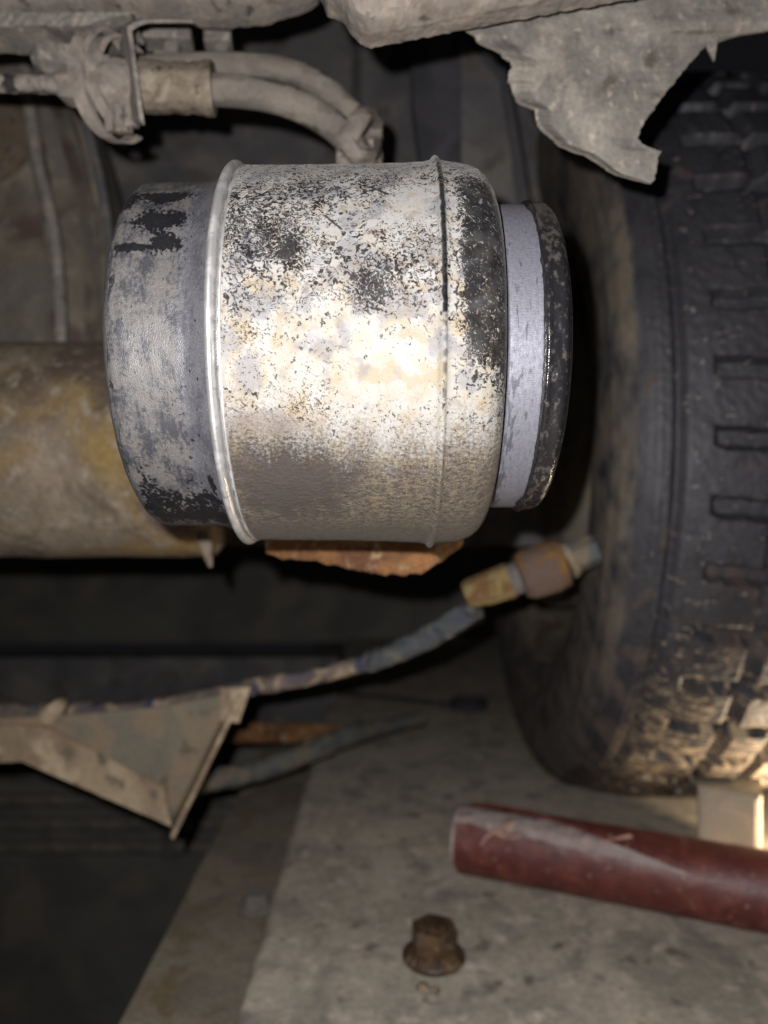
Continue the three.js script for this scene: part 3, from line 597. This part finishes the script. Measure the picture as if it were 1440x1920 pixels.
// ---------------------------------------------------------------- brake hose group
{
  const g = thing('hose_bracket', 'bent steel bracket clamping the brake hose end under the frame rail', 'bracket');
  const D = 0.335;
  mesh('arm', sheet((u, v) => {   // upright leg, then bent over forwards to the right
    const s = v * 1.42;
    const py = s < 1 ? lerp(228, 50, s) : 50 - 14 * Math.sin(clamp((s - 1) / 0.12) * Math.PI / 2), px0 = s < 1 ? lerp(262, 238, s) : lerp(238, 358, (s - 1) / 0.42);
    const back = (1 - u) * lerp(1, 0.25, smooth(0.94, 1.02, s)), d = 0.313 + 0.036 * back;
    return V((px0 - 44 * back - 720) / 1397 * d, (960 - py) / 1397 * d, -d + 0.0005 * noise(v * 20, u * 5, 641));
  }, 14, 60, 0.0026, V(0.8, -0.6, 0).normalize()), dustGrey, g);
  mesh('backing_plate', sheet((u, v) => V((lerp(205, 252, u + 0.12 * v - 0.06) - 720) / 1397 * (D + 0.014), (960 - lerp(120, 34, v)) / 1397 * (D + 0.014), -D - 0.014 + 0.004 * u), 8, 12, 0.003), dustGrey, g);
  // spring clip: an open ring of strip steel round the fitting
  const clip = thing('spring_clip', 'looped spring clip ring gripping the hose fitting by the bracket', 'clip');
  const c0 = V(-0.12102, 0.18726, -0.327), ring = [];
  const clipBand = (a0, a1, rx, ry, w, shift, tilt) => sheet((u, v) => {
    const a = lerp(a0, a1, u) * Math.PI / 180;
    return V(c0.x + shift + rx * Math.cos(a) + w * (v - 0.5), c0.y + ry * Math.sin(a), c0.z + rx * 1.2 * Math.sin(a + tilt) * 0.4 - 0.012 * Math.cos(a));
  }, 60, 3, 0.0028, V(0.5, 0, -0.86));
  mesh('loop', clipBand(52, 310, 0.0105, 0.0215, 0.0058, 0, 0.3), dust, clip);
  mesh('loop', clipBand(60, 262, 0.0095, 0.0190, 0.0045, 0.0062, 0.3), dust, clip);
  for (const [px, py, h, rz] of [[205, 222, 0.013, 0.15], [226, 226, 0.012, 0.05], [243, 222, 0.014, -0.05], [256, 210, 0.014, -0.1]]) mesh('tooth', block(V((px - 720) / 1397 * 0.327, (960 - py) / 1397 * 0.327, -0.326), 0.0036, h, 0.004, [0, 0, rz], 0.0008), dust, clip);
  // metal brake line and fitting
  const line = thing('brake_line', 'thin metal brake line with flaking dust feeding into the hose fitting', 'brake line');
  const peeled = grime(320, 0.06, [134, 126, 118], [[[40, 38, 38], 0.36, 5, 7], [[112, 100, 90], 0.3, 12, 4]], { bump: 0.0006, seed: 66 });
  mesh('pipe', sweep([V(-0.20444, 0.19616, -0.34), V(-0.17904, 0.19453, -0.338), V(-0.15827, 0.19256, -0.335), V(-0.13937, 0.18921, -0.33)], 0.0039, { seg: 40, round: 18, rough: 0.0003 }), peeled, line);
  mesh('nut', creased(sweep([V(-0.14126, 0.18898, -0.33), V(-0.13424, 0.18793, -0.329), V(-0.12866, 0.18736, -0.328)], (t) => 0.0086 - 0.0012 * Math.abs(t - 0.5), { seg: 8, round: 6 }), 0.3), dust, line);
  mesh('boss', sweep([V(-0.16529, 0.21468, -0.352), V(-0.15874, 0.21518, -0.352), V(-0.14362, 0.21619, -0.352), V(-0.13102, 0.21669, -0.352)], (t) => 0.0088 * Math.min(1, 0.55 + 3 * t), { seg: 24, round: 20, rough: 0.0006 }), dustGrey, line);
  // flexible hose
  const hoseRubber = grime(352, 0.2, [104, 97, 88], [[[92, 85, 78], 0.45, 5, 1.8], [[116, 107, 96], 0.35, 12, 2]], { bump: 0.00015, seed: 67 }), ferruleSteel = grime(320, 0.12, [112, 101, 86], [[[92, 80, 66], 0.4, 6, 3], [[128, 118, 104], 0.3, 14, 3], [[70, 60, 50], 0.1, 20, 5]], { bump: 0.0005, seed: 68 });
  const hose = thing('brake_hose', 'dusty rubber brake hose curving down to the canister from its crimped ferrule', 'hose');
  mesh('hose_end', sweep([V(-0.1296, 0.18783, -0.328), V(-0.12092, 0.18783, -0.328), V(-0.10819, 0.1885, -0.33)], (t) => 0.0100 + 0.0016 * Math.sin(t * 3), { seg: 20, round: 24, rough: 0.0004 }), dust, hose);
  mesh('ferrule', sweep([V(-0.10913, 0.1885, -0.33), V(-0.09951, 0.1886, -0.331), V(-0.08793, 0.18893, -0.332), V(-0.07628, 0.18926, -0.333)], (t) => 0.0106 + 0.0008 * smooth(0.86, 0.9, t) - 0.0006 * bump01(t, 0.45, 0.05) - 0.0006 * bump01(t, 0.7, 0.05), { seg: 50, round: 28, rough: 0.0003, freq: 160 }), ferruleSteel, hose);
  mesh('rubber_hose', sweep([V(-0.07723, 0.18879, -0.333), V(-0.06455, 0.1884, -0.334), V(-0.04825, 0.1872, -0.337), V(-0.03417, 0.18356, -0.341), V(-0.02223, 0.17781, -0.345), V(-0.01203, 0.16836, -0.35), V(-0.00762, 0.15501, -0.355)], 0.0067, { seg: 90, round: 24, rough: 0.00012 }), hoseRubber, hose);
  const hose2 = thing('vent_hose', 'second thinner dusty hose running behind the curved brake hose', 'hose');
  mesh('rubber_hose', sweep([V(-0.11802, 0.2144, -0.36), V(-0.09792, 0.21543, -0.36), V(-0.07473, 0.21595, -0.36), V(-0.04923, 0.21456, -0.362), V(-0.03135, 0.20902, -0.365), V(-0.01708, 0.19755, -0.367), V(-0.00795, 0.18487, -0.37), V(-0.00537, 0.16643, -0.375)], 0.0058, { seg: 90, round: 22, rough: 0.00012 }), hoseRubber, hose2);
  const tie = thing('hose_clamp', 'dusty clamp band tying the two hoses together above the canister', 'clamp');
  mesh('band', sweep([V(-0.01752, 0.16988, -0.34), V(-0.01355, 0.1742, -0.338), V(-0.00886, 0.1837, -0.344), V(-0.00515, 0.18915, -0.36), V(-0.00524, 0.18287, -0.366), V(-0.00752, 0.16736, -0.35), V(-0.01273, 0.16353, -0.342), V(-0.01704, 0.16842, -0.34)], 0.0032, { seg: 70, round: 14, rough: 0.0004, flat: 1.5 }), dust, tie);
  mesh('tab', sheet((u, v) => V((lerp(630, 700, u) - 720) / 1397 * 0.345, (960 - lerp(306, 272 - 18 * u, v)) / 1397 * 0.345, -0.348 + 0.002 * noise(u * 4, v * 4, 651)), 14, 8, 0.006), dust, tie);
  for (const [px, py, D2, w] of [[316, 74, 0.372, 88], [410, 78, 0.385, 50]]) {
    const b = thing('frame_bolt', px < 350 ? 'wide headed dusty bolt under the frame rail beside the bracket' : 'small dusty bolt under the frame rail above the thinner hose', 'bolt', 'bolts under the frame rail');
    const k = D2 / 1397, c = V((px - 720) * k, (960 - py) * k, -D2);
    mesh('head', block(c, w * k, 22 * k, 0.014, [0.06, 0.1, 0.03], 0.0012), dustGrey, b);
    mesh('shank', creased(sweep([c.clone().add(V(0.002, -0.002, 0)), c.clone().add(V(0.001, -0.019, 0))], 0.0042, { seg: 12, round: 16, rough: 0.0003 })), dustGrey, b);
    mesh('nut', hexPrism(0.016, 0.009, 0.0008).translate(c.x, c.y - 0.019, c.z), dustGrey, b);
  }
}

// ---------------------------------------------------------------- left housing and dark bracket behind
{
  const g = thing('ribbed_housing', 'dark ribbed housing streaked with dust above the axle tube', 'housing');
  mesh('shell', sheet((u, v) => {
    const py = lerp(720, 60, v), rb = wave(py, [[60, 112], [190, 142], [260, 166], [340, 186], [440, 204], [720, 214]]), px = lerp(-160, rb, u), D = 0.52;
    const r1 = wave(py, [[60, 40], [300, 74], [420, 98], [560, 112], [720, 116]]);
    const d = 0.016 * bump01(px, r1, 9) + 0.010 * smooth(rb - 34, rb - 12, px) - 0.012 * smooth(rb - 60, rb - 30, px) * (1 - smooth(rb - 34, rb - 12, px)) + 0.02 * Math.sin(u * 2.4) + 0.0015 * fbm(px * 0.02, py * 0.02, 701, 3);
    return V((px - 720) / 1397 * D, (960 - py) / 1397 * D, -D + d - 0.02);
  }, 150, 80, 0.05), housingPaint, g);
  mesh('rib', sweep([V(-0.25069, 0.32985, -0.512), V(-0.23543, 0.23906, -0.506), V(-0.22351, 0.19404, -0.502), V(-0.21761, 0.14316, -0.5), V(-0.21618, 0.09306, -0.5)], 0.0042, { seg: 50, round: 12, rough: 0.0005 }), dustGrey, g);
  mesh('rib', sweep([V(-0.22193, 0.33178, -0.515), V(-0.20882, 0.2811, -0.51), V(-0.19888, 0.25042, -0.507), V(-0.19159, 0.22051, -0.505), V(-0.18581, 0.18074, -0.505), V(-0.18291, 0.09399, -0.505)], 0.0032, { seg: 50, round: 12, rough: 0.0004 }), panelPaint, g);
  mesh('round_cover', turned(dense([[0, 0.0005], [0, 0.026], [0.003, 0.029], [0.008, 0.031], [0.011, 0.031]], 0.002), 80, { mirror: false }).rotateY(Math.PI / 2).translate(-0.275, 0.262, -0.512), rustDust, g);
  const b = thing('crossmember_strut', 'dark flat strut standing behind the canister below the sill', 'strut');
  mesh('plate', plate([V(0.03207, 0.20043, -0.56), V(0.12427, 0.1844, -0.56), V(0.11064, 0.2325, -0.56), V(0.09701, 0.31267, -0.56), V(0.08418, 0.36879, -0.56), V(0.02004, 0.36879, -0.56), V(0.02084, 0.31267, -0.56), V(0.02806, 0.25655, -0.56)], 0.02, 0.002), grime(256, 0.3, [56, 55, 60], [[[68, 66, 68], 0.4, 4, 2], [[48, 47, 52], 0.3, 8, 3]], { seed: 57 }), b);
  mesh('stiffener', plate([V(0.05727, 0.2079, -0.548), V(0.10199, 0.20398, -0.548), V(0.09493, 0.2589, -0.548), V(0.0863, 0.31774, -0.548), V(0.0557, 0.35304, -0.548)], 0.006, 0.002), panelPaint, b);
  // low dark beam across, behind the tie rod
  const c = thing('cross_beam', 'low dark cross beam behind the tie rod, in shadow', 'beam');
  mesh('beam', sheet((u, v) => V(lerp(-0.75, -0.06, u), lerp(-0.29, -0.192, v), -0.98 + 0.004 * noise(u * 26, v * 0.6, 711) + 0.008 * Math.sin(v * 3.1)), 80, 8, 0.05), panelPaint, c);
}

// ---------------------------------------------------------------- tie rod, folded bracket, lower pipe
const rodPaint = grime(352, 0.16, [116, 102, 92], [[[92, 82, 75], 0.4, 8, 3], [[76, 84, 82], 0.3, 5, 3], [[58, 57, 90], 0.2, 6, 4], [[152, 132, 112], 0.3, 12, 5], [[50, 52, 54], 0.14, 14, 7]], { bump: 0.0012, seed: 101 });
const rodDark = grime(320, 0.12, [74, 78, 80], [[[46, 48, 52], 0.4, 6, 4], [[100, 96, 88], 0.3, 10, 4], [[62, 62, 86], 0.16, 5, 4]], { bump: 0.0012, seed: 105 });
const bracketTan = grime(352, 0.3, [150, 132, 108], [[[128, 110, 90], 0.4, 6, 3], [[166, 150, 124], 0.35, 12, 4], [[104, 94, 80], 0.14, 22, 6]], { bump: 0.0006, seed: 111 });
const bracketGreen = grime(352, 0.3, [120, 111, 95], [[[104, 100, 88], 0.35, 4, 2], [[130, 112, 90], 0.4, 3, 3], [[86, 76, 64], 0.12, 16, 4]], { bump: 0.0008, seed: 121 });
const pipeGrey = grime(320, 0.16, [88, 89, 84], [[[70, 76, 76], 0.4, 7, 3], [[108, 97, 80], 0.3, 10, 3]], { bump: 0.001, seed: 131 });
const jointYellow = grime(320, 0.1, [122, 106, 66], [[[132, 118, 84], 0.35, 6, 3], [[98, 68, 36], 0.34, 4, 3]], { bump: 0.0008, seed: 141 });
const jointOrange = grime(320, 0.1, [104, 74, 40], [[[124, 90, 42], 0.3, 4, 3], [[88, 72, 62], 0.45, 4, 3]], { bump: 0.0008, seed: 151 });
{
  const g = thing('tie_rod', 'dirty tie rod with flaked blue paint ending in an orange ball joint', 'tie rod');
  mesh('rod', sweep([V(-0.33672, -0.14912, -0.56), V(-0.28346, -0.14803, -0.55), V(-0.23193, -0.14457, -0.54), V(-0.17072, -0.14037, -0.53), V(-0.11911, -0.12879, -0.52), V(-0.08762, -0.11974, -0.51), V(-0.04295, -0.10952, -0.5), V(-0.00702, -0.09751, -0.49), V(0.0272, -0.08024, -0.475), V(0.05598, -0.05927, -0.46)], (t) => 0.0060 - 0.0008 * smooth(0.55, 0.7, t), { seg: 160, round: 22, rough: 0.0010, freq: 60 }), rodPaint, g);
  mesh('rod_sleeve', sweep([V(-0.01054, -0.09876, -0.491), V(0.00693, -0.09146, -0.484), V(0.0272, -0.08024, -0.475), V(0.04336, -0.06872, -0.466), V(0.05717, -0.05848, -0.459)], 0.0068, { seg: 60, round: 22, rough: 0.0012, freq: 90 }), rodDark, g);
  const p0 = V(0.04918, -0.05047, -0.452), p1 = V(0.07632, -0.04105, -0.448), p2 = V(0.08191, -0.03904, -0.447), p3 = V(0.10894, -0.02994, -0.445), p4 = V(0.11213, -0.02803, -0.445), p5 = V(0.12586, -0.02225, -0.444);
  const turnedAt = (name, a, b, rs, mat) => { const L = a.distanceTo(b); mesh(name, alongX(uvMetres(turned(dense(rs.map(([t, r]) => [t * L, r]), 0.0015), 40, { mirror: false, wobble: (x, th, r) => (r > 0.003 ? 0.0006 * fbm(x * 120, th * 2, 721, 3) : 0) }), 0.09, 0.04), a, b), mat, g); };
  turnedAt('grease_boot', p0, p1, [[0, 0.001], [0, 0.0075], [0.1, 0.0086], [0.55, 0.0102], [1, 0.0108], [1, 0.001]], jointYellow);
  turnedAt('band', p1, p2, [[-0.05, 0.001], [-0.05, 0.0096], [1.05, 0.0100], [1.05, 0.001]], pipeBlack);
  turnedAt('joint_housing', p2, p3, [[0, 0.001], [0, 0.0128], [0.15, 0.0150], [0.7, 0.0156], [0.95, 0.0140], [1, 0.001]], jointOrange);
  turnedAt('neck', p3, p4, [[-0.1, 0.001], [-0.1, 0.0112], [1.1, 0.0108], [1.1, 0.001]], ledgeSteel);
  const hx = hexPrism(0.0155, p4.distanceTo(p5) + 0.001, 0.001).rotateZ(-Math.PI / 2);
  mesh('castle_nut', boxUV(alongX(hx, p4, p5)), pipeGrey, g);

  const b = thing('folded_bracket', 'folded triangular sheet steel bracket coated in tan dust below the tie rod', 'bracket');
  mesh('web', plate([V(-0.3078, -0.1403, -0.5), V(-0.3078, -0.1718, -0.5), V(-0.23622, -0.16464, -0.5), V(-0.14388, -0.20902, -0.5), V(-0.09592, -0.12026, -0.5), V(-0.15032, -0.13099, -0.5), V(-0.21475, -0.13672, -0.5)], 0.003), bracketGreen, b);
  mesh('bottom_flange', sheet((u, v) => {   // tan strip folded forwards along the lower edge
    const bx = lerp(-140, 322, u), by = wave(bx, [[-140, 1436], [0, 1430], [40, 1428], [322, 1550]]), tx = lerp(-140, 306, u), ty = wave(tx, [[-140, 1380], [0, 1360], [90, 1364], [306, 1476]]);
    const px = lerp(bx, tx, v), py = lerp(by, ty, v), D = lerp(0.476, 0.497, v);
    return V((px - 720) / 1397 * D, (960 - py) / 1397 * D, -D + 0.001 * Math.sin(v * 3) + 0.0005 * noise(px * 0.03, py * 0.03, 731));
  }, 90, 12, 0.0026), bracketTan, b);
  mesh('end_flange', sheet((u, v) => {
    const ax = lerp(320, 446, v), ay = lerp(1552, 1292, v), D = lerp(0.499, 0.474, u), k = lerp(0, 1, u);
    return V((ax - 7 + 15 * k - 720) / 1397 * 0.486, (960 - ay - 4 * k) / 1397 * 0.486, -D + 0.0006 * noise(v * 12, u * 3, 732));
  }, 6, 60, 0.0028, V(0.86, -0.5, 0)), bracketTan, b);
  mesh('hook', sheet((u, v) => V((lerp(414, 472 - 22 * v, u) - 720) / 1397 * 0.482, (960 - lerp(1290 - 4 * u, 1352, v)) / 1397 * 0.482, -0.482 + 0.004 * u + 0.0006 * noise(u * 4, v * 4, 733)), 10, 14, 0.003), bracketTan, b);
  mesh('mud_lump', sweep([V(-0.2262, -0.13815, -0.5), V(-0.22047, -0.13314, -0.5), V(-0.21546, -0.12742, -0.5)], (t) => 0.0075 * (1 - 0.5 * t * t), { seg: 12, round: 16, rough: 0.0012 }), bracketTan, b);

  const p = thing('lower_pipe', 'grey dusty pipe slanting from the pit up onto the floor edge', 'pipe');
  mesh('pipe', sweep([V(-0.18039, -0.23193, -0.6), V(-0.15089, -0.22545, -0.62), V(-0.11453, -0.22356, -0.64), V(-0.07559, -0.21638, -0.66), V(-0.03951, -0.20942, -0.69), V(0, -0.21294, -0.74), V(0.03908, -0.21664, -0.78)], (t) => 0.0092 - 0.003 * smooth(0.6, 1, t), { seg: 90, round: 20, rough: 0.0008, freq: 70 }), pipeGrey, p);
  const s = thing('rusty_strip', 'thin rusty steel strip lying behind the slanting grey pipe', 'strip');
  mesh('strip', sheet((u, v) => V((lerp(400, 660, u) - 720) / 1397 * 0.72, (960 - lerp(1392, 1366 + 6 * u, v)) / 1397 * 0.72, -0.72 - 0.02 * v + 0.002 * noise(u * 8, v * 2, 741)), 40, 6, 0.004), rustOrange, s);
}

// ---------------------------------------------------------------- things on the floor
{
  const rust = grime(320, 0.08, [66, 50, 36], [[[86, 66, 46], 0.4, 5, 4], [[46, 35, 27], 0.35, 8, 5], [[108, 92, 70], 0.12, 16, 6]], { bump: 0.0001, rough: 0.5, seed: 161 });
  const fl = -0.25;
  const b = thing('flange_bolt', 'rusty brown hex flange bolt standing head up on the concrete floor', 'bolt');
  b.position.set(0.0278, fl, -0.417); b.rotation.y = 0.68;
  mesh('flange', uvMetres(turned(dense([[0, 0.001], [0, 0.0168], [0.0012, 0.0176], [0.0030, 0.0175], [0.0042, 0.0160], [0.0058, 0.0138], [0.0066, 0.012], [0.0066, 0.001]], 0.0012), 64, { mirror: false, wobble: (x, th, r) => (r > 0.01 ? 0.0003 * noise(th * 6, x * 200, 751) : 0) }), 0.1, 0.03).rotateZ(Math.PI / 2), rust, b);
  mesh('hex_head', boxUV(hexPrism(0.0222, 0.0150, 0.0009).translate(0, 0.004, 0)), rust, b);
  mesh('top_dish', uvMetres(turned([[0, 0.001], [0, 0.0085], [-0.0012, 0.0095], [-0.003, 0.0098]], 48, { mirror: false }), 0.05, 0.01).rotateZ(Math.PI / 2).translate(0, 0.0192, 0), rust, b);

  // red hose with a split cover
  const red = grime(352, 0.14, [92, 44, 38], [[[78, 36, 33], 0.45, 5, 2], [[106, 56, 46], 0.25, 10, 2.5], [[130, 96, 84], 0.03, 26, 7]], { bump: 0.0003, rough: 0.5, seed: 171 });
  const inner = grime(320, 0.14, [150, 136, 130], [[[122, 104, 98], 0.4, 8, 3], [[160, 144, 134], 0.3, 16, 4]], { bump: 0.0004, seed: 181 });
  const frayMat = grime(256, 0.1, [176, 140, 122], [[[150, 110, 94], 0.4, 8, 4]], { seed: 185 });
  const h = thing('red_hose', 'dark red rubber hose with a split cover showing its grey lining', 'hose');
  const rO = 0.0232, A = V(0.0555, fl + rO, -0.520), B = V(0.262, fl + rO, -0.432), dir = B.clone().sub(A).normalize(), nrm = V(0, 1, 0).cross(dir).normalize();   // nrm: level, across the hose
  const facing = nrm.z > 0 ? nrm : nrm.clone().negate(), len = A.distanceTo(B);
  const skin = (a, s, r) => A.clone().addScaledVector(dir, s * len).addScaledVector(facing, Math.cos(a) * r).addScaledVector(V(0, 1, 0), Math.sin(a) * r);
  const lo = (s) => (lerp(44, 26, clamp(s / 0.7)) + 3 * noise(s * 14, 1, 761) + 1.5 * noise(s * 60, 2, 762)) * Math.PI / 180;
  const hi = (s) => Math.max(lo(s) * 180 / Math.PI + 1.2, lerp(140, 26, Math.pow(clamp((s + 0.02) / 0.7), 0.8)) + 3 * noise(s * 16, 3, 763) + 2 * noise(s * 55, 4, 764)) * Math.PI / 180;
  const cover = (() => {
    const nu = 130, nv = 72, Fp = [];
    const P = (u, v, r) => { const a = lerp(hi(u), lo(u) + 2 * Math.PI, v); const lift = 0.0014 * (bump01(v, 0, 0.05) + bump01(v, 1, 0.05)) * (1 - smooth(0.5, 0.75, u)); return skin(a, u + (u === 0 ? 0.004 * noise(v * 12, 1, 765) : 0), r + lift + 0.0003 * noise(u * 20, v * 9, 766)); };
    const grid = (r, flip) => { const pos = [], uvs = [], idx = []; for (let j = 0; j <= nv; j++) for (let i = 0; i <= nu; i++) { const p = P(i / nu, j / nv, r); pos.push(p.x, p.y, p.z); uvs.push(i / nu * len, j / nv * 0.14); }
      for (let j = 0; j < nv; j++) for (let i = 0; i < nu; i++) { const a = j * (nu + 1) + i, b2 = a + 1, c = b2 + nu + 1, d = a + nu + 1; flip ? idx.push(a, c, b2, a, d, c) : idx.push(a, b2, c, a, c, d); }
      const q = new THREE.BufferGeometry(); q.setAttribute('position', new THREE.Float32BufferAttribute(pos, 3)); q.setAttribute('uv', new THREE.Float32BufferAttribute(uvs, 2)); q.setIndex(idx); q.computeVertexNormals(); return q.toNonIndexed(); };
    const rim = (() => { const pos = [], uvs = [], idx = []; const loop = []; for (let i = 0; i <= nu; i++) loop.push([i / nu, 0]); for (let j = 1; j <= nv; j++) loop.push([1, j / nv]); for (let i = nu - 1; i >= 0; i--) loop.push([i / nu, 1]); for (let j = nv - 1; j >= 0; j--) loop.push([0, j / nv]);
      loop.forEach(([u, v]) => { for (const r of [rO, rO - 0.0022]) { const p = P(u, v, r); pos.push(p.x, p.y, p.z); uvs.push(u * len, v * 0.14); } }); for (let k = 0; k < loop.length - 1; k++) idx.push(2 * k, 2 * k + 1, 2 * k + 2, 2 * k + 2, 2 * k + 1, 2 * k + 3);
      const q = new THREE.BufferGeometry(); q.setAttribute('position', new THREE.Float32BufferAttribute(pos, 3)); q.setAttribute('uv', new THREE.Float32BufferAttribute(uvs, 2)); q.setIndex(idx); q.computeVertexNormals(); return q.toNonIndexed(); })();
    return mergeGeometries([grid(rO, false), grid(rO - 0.0022, true), rim]);
  })();
  const coverMesh = mesh('rubber_cover', cover, red, h);
  mesh('lining', sweep([skin(0, -0.014, 0), skin(0, 1, 0)], (t) => 0.0205, { seg: 60, round: 40, rough: 0.0002 }), inner, h);
  mesh('frayed_thread', sweep([skin(1.1, 0.17, 0.0224), skin(0.86, 0.145, 0.0244), skin(0.52, 0.10, 0.0246), skin(0.3, 0.085, 0.0246)], (t) => 0.0014 * (1 - 0.5 * t), { seg: 20, round: 8, rough: 0.0002 }), frayMat, coverMesh);
  mesh('frayed_thread', sweep([skin(1.22, 0.50, 0.0244), skin(1.1, 0.47, 0.0248), skin(0.95, 0.43, 0.0232)], (t) => 0.0012 * (1 - 0.4 * t), { seg: 16, round: 8, rough: 0.0002 }), frayMat, coverMesh);
  mesh('frayed_thread', sweep([skin(lo(0.12), 0.12, 0.0243), skin(lo(0.16) - 0.06, 0.16, 0.0243), skin(lo(0.2), 0.2, 0.0240)], 0.0011, { seg: 16, round: 8, rough: 0.0004 }), frayMat, coverMesh);

  // wheel chock and the small lamp beside it
  const chockMat = grime(320, 0.2, [150, 145, 128], [[[132, 130, 116], 0.4, 4, 2], [[164, 154, 134], 0.3, 9, 2.5]], { bump: 0.0003, seed: 191 });
  const ch = mesh('wheel_chock', block(V(0.2449, fl + 0.03, -0.528), 0.04, 0.06, 0.05, [0, -0.45, 0], 0.004), chockMat);
  tag(ch, 'rough pale block chocked against the tyre beside the glowing lamp', 'chock');
  const lamp = thing('work_lamp', 'small work lamp with warm glowing bulb on the floor by the chock', 'lamp');
  lamp.position.set(0.3, fl, -0.482);
  const glow = new THREE.MeshStandardMaterial({ color: 0xffffff, emissive: new THREE.Color().setRGB(1, 0.78, 0.48), emissiveIntensity: 2.2, roughness: 0.4 });
  mesh('bulb', turned(dense([[0.030, 0.007], [0.036, 0.0095], [0.044, 0.0115], [0.051, 0.0105], [0.056, 0.006], [0.0575, 0.0005]], 0.002), 32, { mirror: false }).rotateZ(Math.PI / 2), glow, lamp);
  mesh('base', turned([[0, 0.001], [0, 0.016], [0.004, 0.016], [0.008, 0.011], [0.030, 0.0095], [0.031, 0.0005]], 40, { mirror: false }).rotateZ(Math.PI / 2), pipeBlack, lamp);
  const lampLight = new THREE.PointLight(new THREE.Color().setRGB(1, 0.78, 0.54), 0.11);
  lampLight.position.set(0, 0.045, 0); lampLight.shadow.radius = 0.4; lampLight.castShadow = true;
  lamp.add(lampLight);

  // drain hole with a wet glint, a washer on the ledge, crumbs of grit
  const rubberBlack = grime(256, 0.2, [40, 38, 40], [[[54, 51, 50], 0.4, 6, 3]], { seed: 197 });
  tag(mesh('thin_rod', sweep([V(-0.108, fl + 0.0035, -1.03), V(0.0, fl + 0.0035, -0.99), V(0.085, fl + 0.0035, -0.952)], 0.0035, { seg: 30, round: 12, rough: 0.0003 }), rubberBlack), 'thin dark rod lying on the floor up to the round drain cap', 'rod');
  const d = thing('floor_drain', 'small dark round drain cap in the floor with a shiny screw', 'drain');
  d.position.set(0.108, fl + 0.0012, -0.95);
  mesh('cap', uvMetres(turned(dense([[0, 0.025], [0.007, 0.0245], [0.010, 0.022], [0.010, 0.019], [0.004, 0.016], [0.004, 0.001]], 0.002), 48, { mirror: false }), 0.15, 0.04).rotateZ(Math.PI / 2), rubberBlack, d);
  mesh('screw', turned([[0, 0.0055], [0.003, 0.005], [0.0055, 0.003], [0.0062, 0.0003]], 24, { mirror: false }).rotateZ(Math.PI / 2).translate(0.003, 0.004, 0.004), new THREE.MeshStandardMaterial({ color: new THREE.Color().setRGB(0.75, 0.75, 0.75), metalness: 1, roughness: 0.3 }), d);
  const w = thing('ledge_nut', 'dull dusty round nut on the steel ledge beside the concrete edge', 'nut');
  w.position.set(-0.094, -0.29, -0.545);
  mesh('washer', uvMetres(turned([[0, 0.001], [0, 0.0135], [0.002, 0.0135], [0.002, 0.001]], 40, { mirror: false }), 0.09, 0.03).rotateZ(Math.PI / 2), dustGrey, w);
  mesh('nut', boxUV(hexPrism(0.016, 0.010, 0.001).translate(0, 0.002, 0)), dustGrey, w);
  const grits = [], gm = grime(256, 0.05, [128, 114, 92], [[[90, 78, 62], 0.4, 6, 4], [[168, 150, 116], 0.2, 9, 5]], { seed: 195 });
  const stone = (x, z, s, k) => { const q = new THREE.IcosahedronGeometry(s, 1), p = q.attributes.position; for (let i = 0; i < p.count; i++) { const n = 1 + 0.35 * noise(p.getX(i) / s * 1.3 + k, p.getY(i) / s * 1.3 + p.getZ(i) / s, 781); p.setXYZ(i, p.getX(i) * n, p.getY(i) * n * 0.6, p.getZ(i) * n); } return boxUV(q.translate(x, fl + s * 0.35, z)); };
  for (let k = 0; k < 420; k++) grits.push(stone(lerp(-0.06, 0.34, rnd()), -lerp(0.36, 0.75, Math.pow(rnd(), 0.8)), 0.0003 + 0.0011 * Math.pow(rnd(), 4), k));
  const gg = mesh('floor_grit', mergeGeometries(grits), gm); gg.userData = { kind: 'stuff', label: 'fine grit and dust crumbs scattered over the concrete floor', category: 'grit' };
  tag(mesh('pebble', mergeGeometries([stone(0.0205, -0.390, 0.0034, 3), stone(0.0262, -0.388, 0.0026, 8)]), gm), 'tiny tan crumb of dried mud in front of the flange bolt', 'pebble');
}

scene.traverse((o) => { if (o.isMesh) { o.castShadow = true; o.receiveShadow = true; } });
renderer.render(scene, camera);
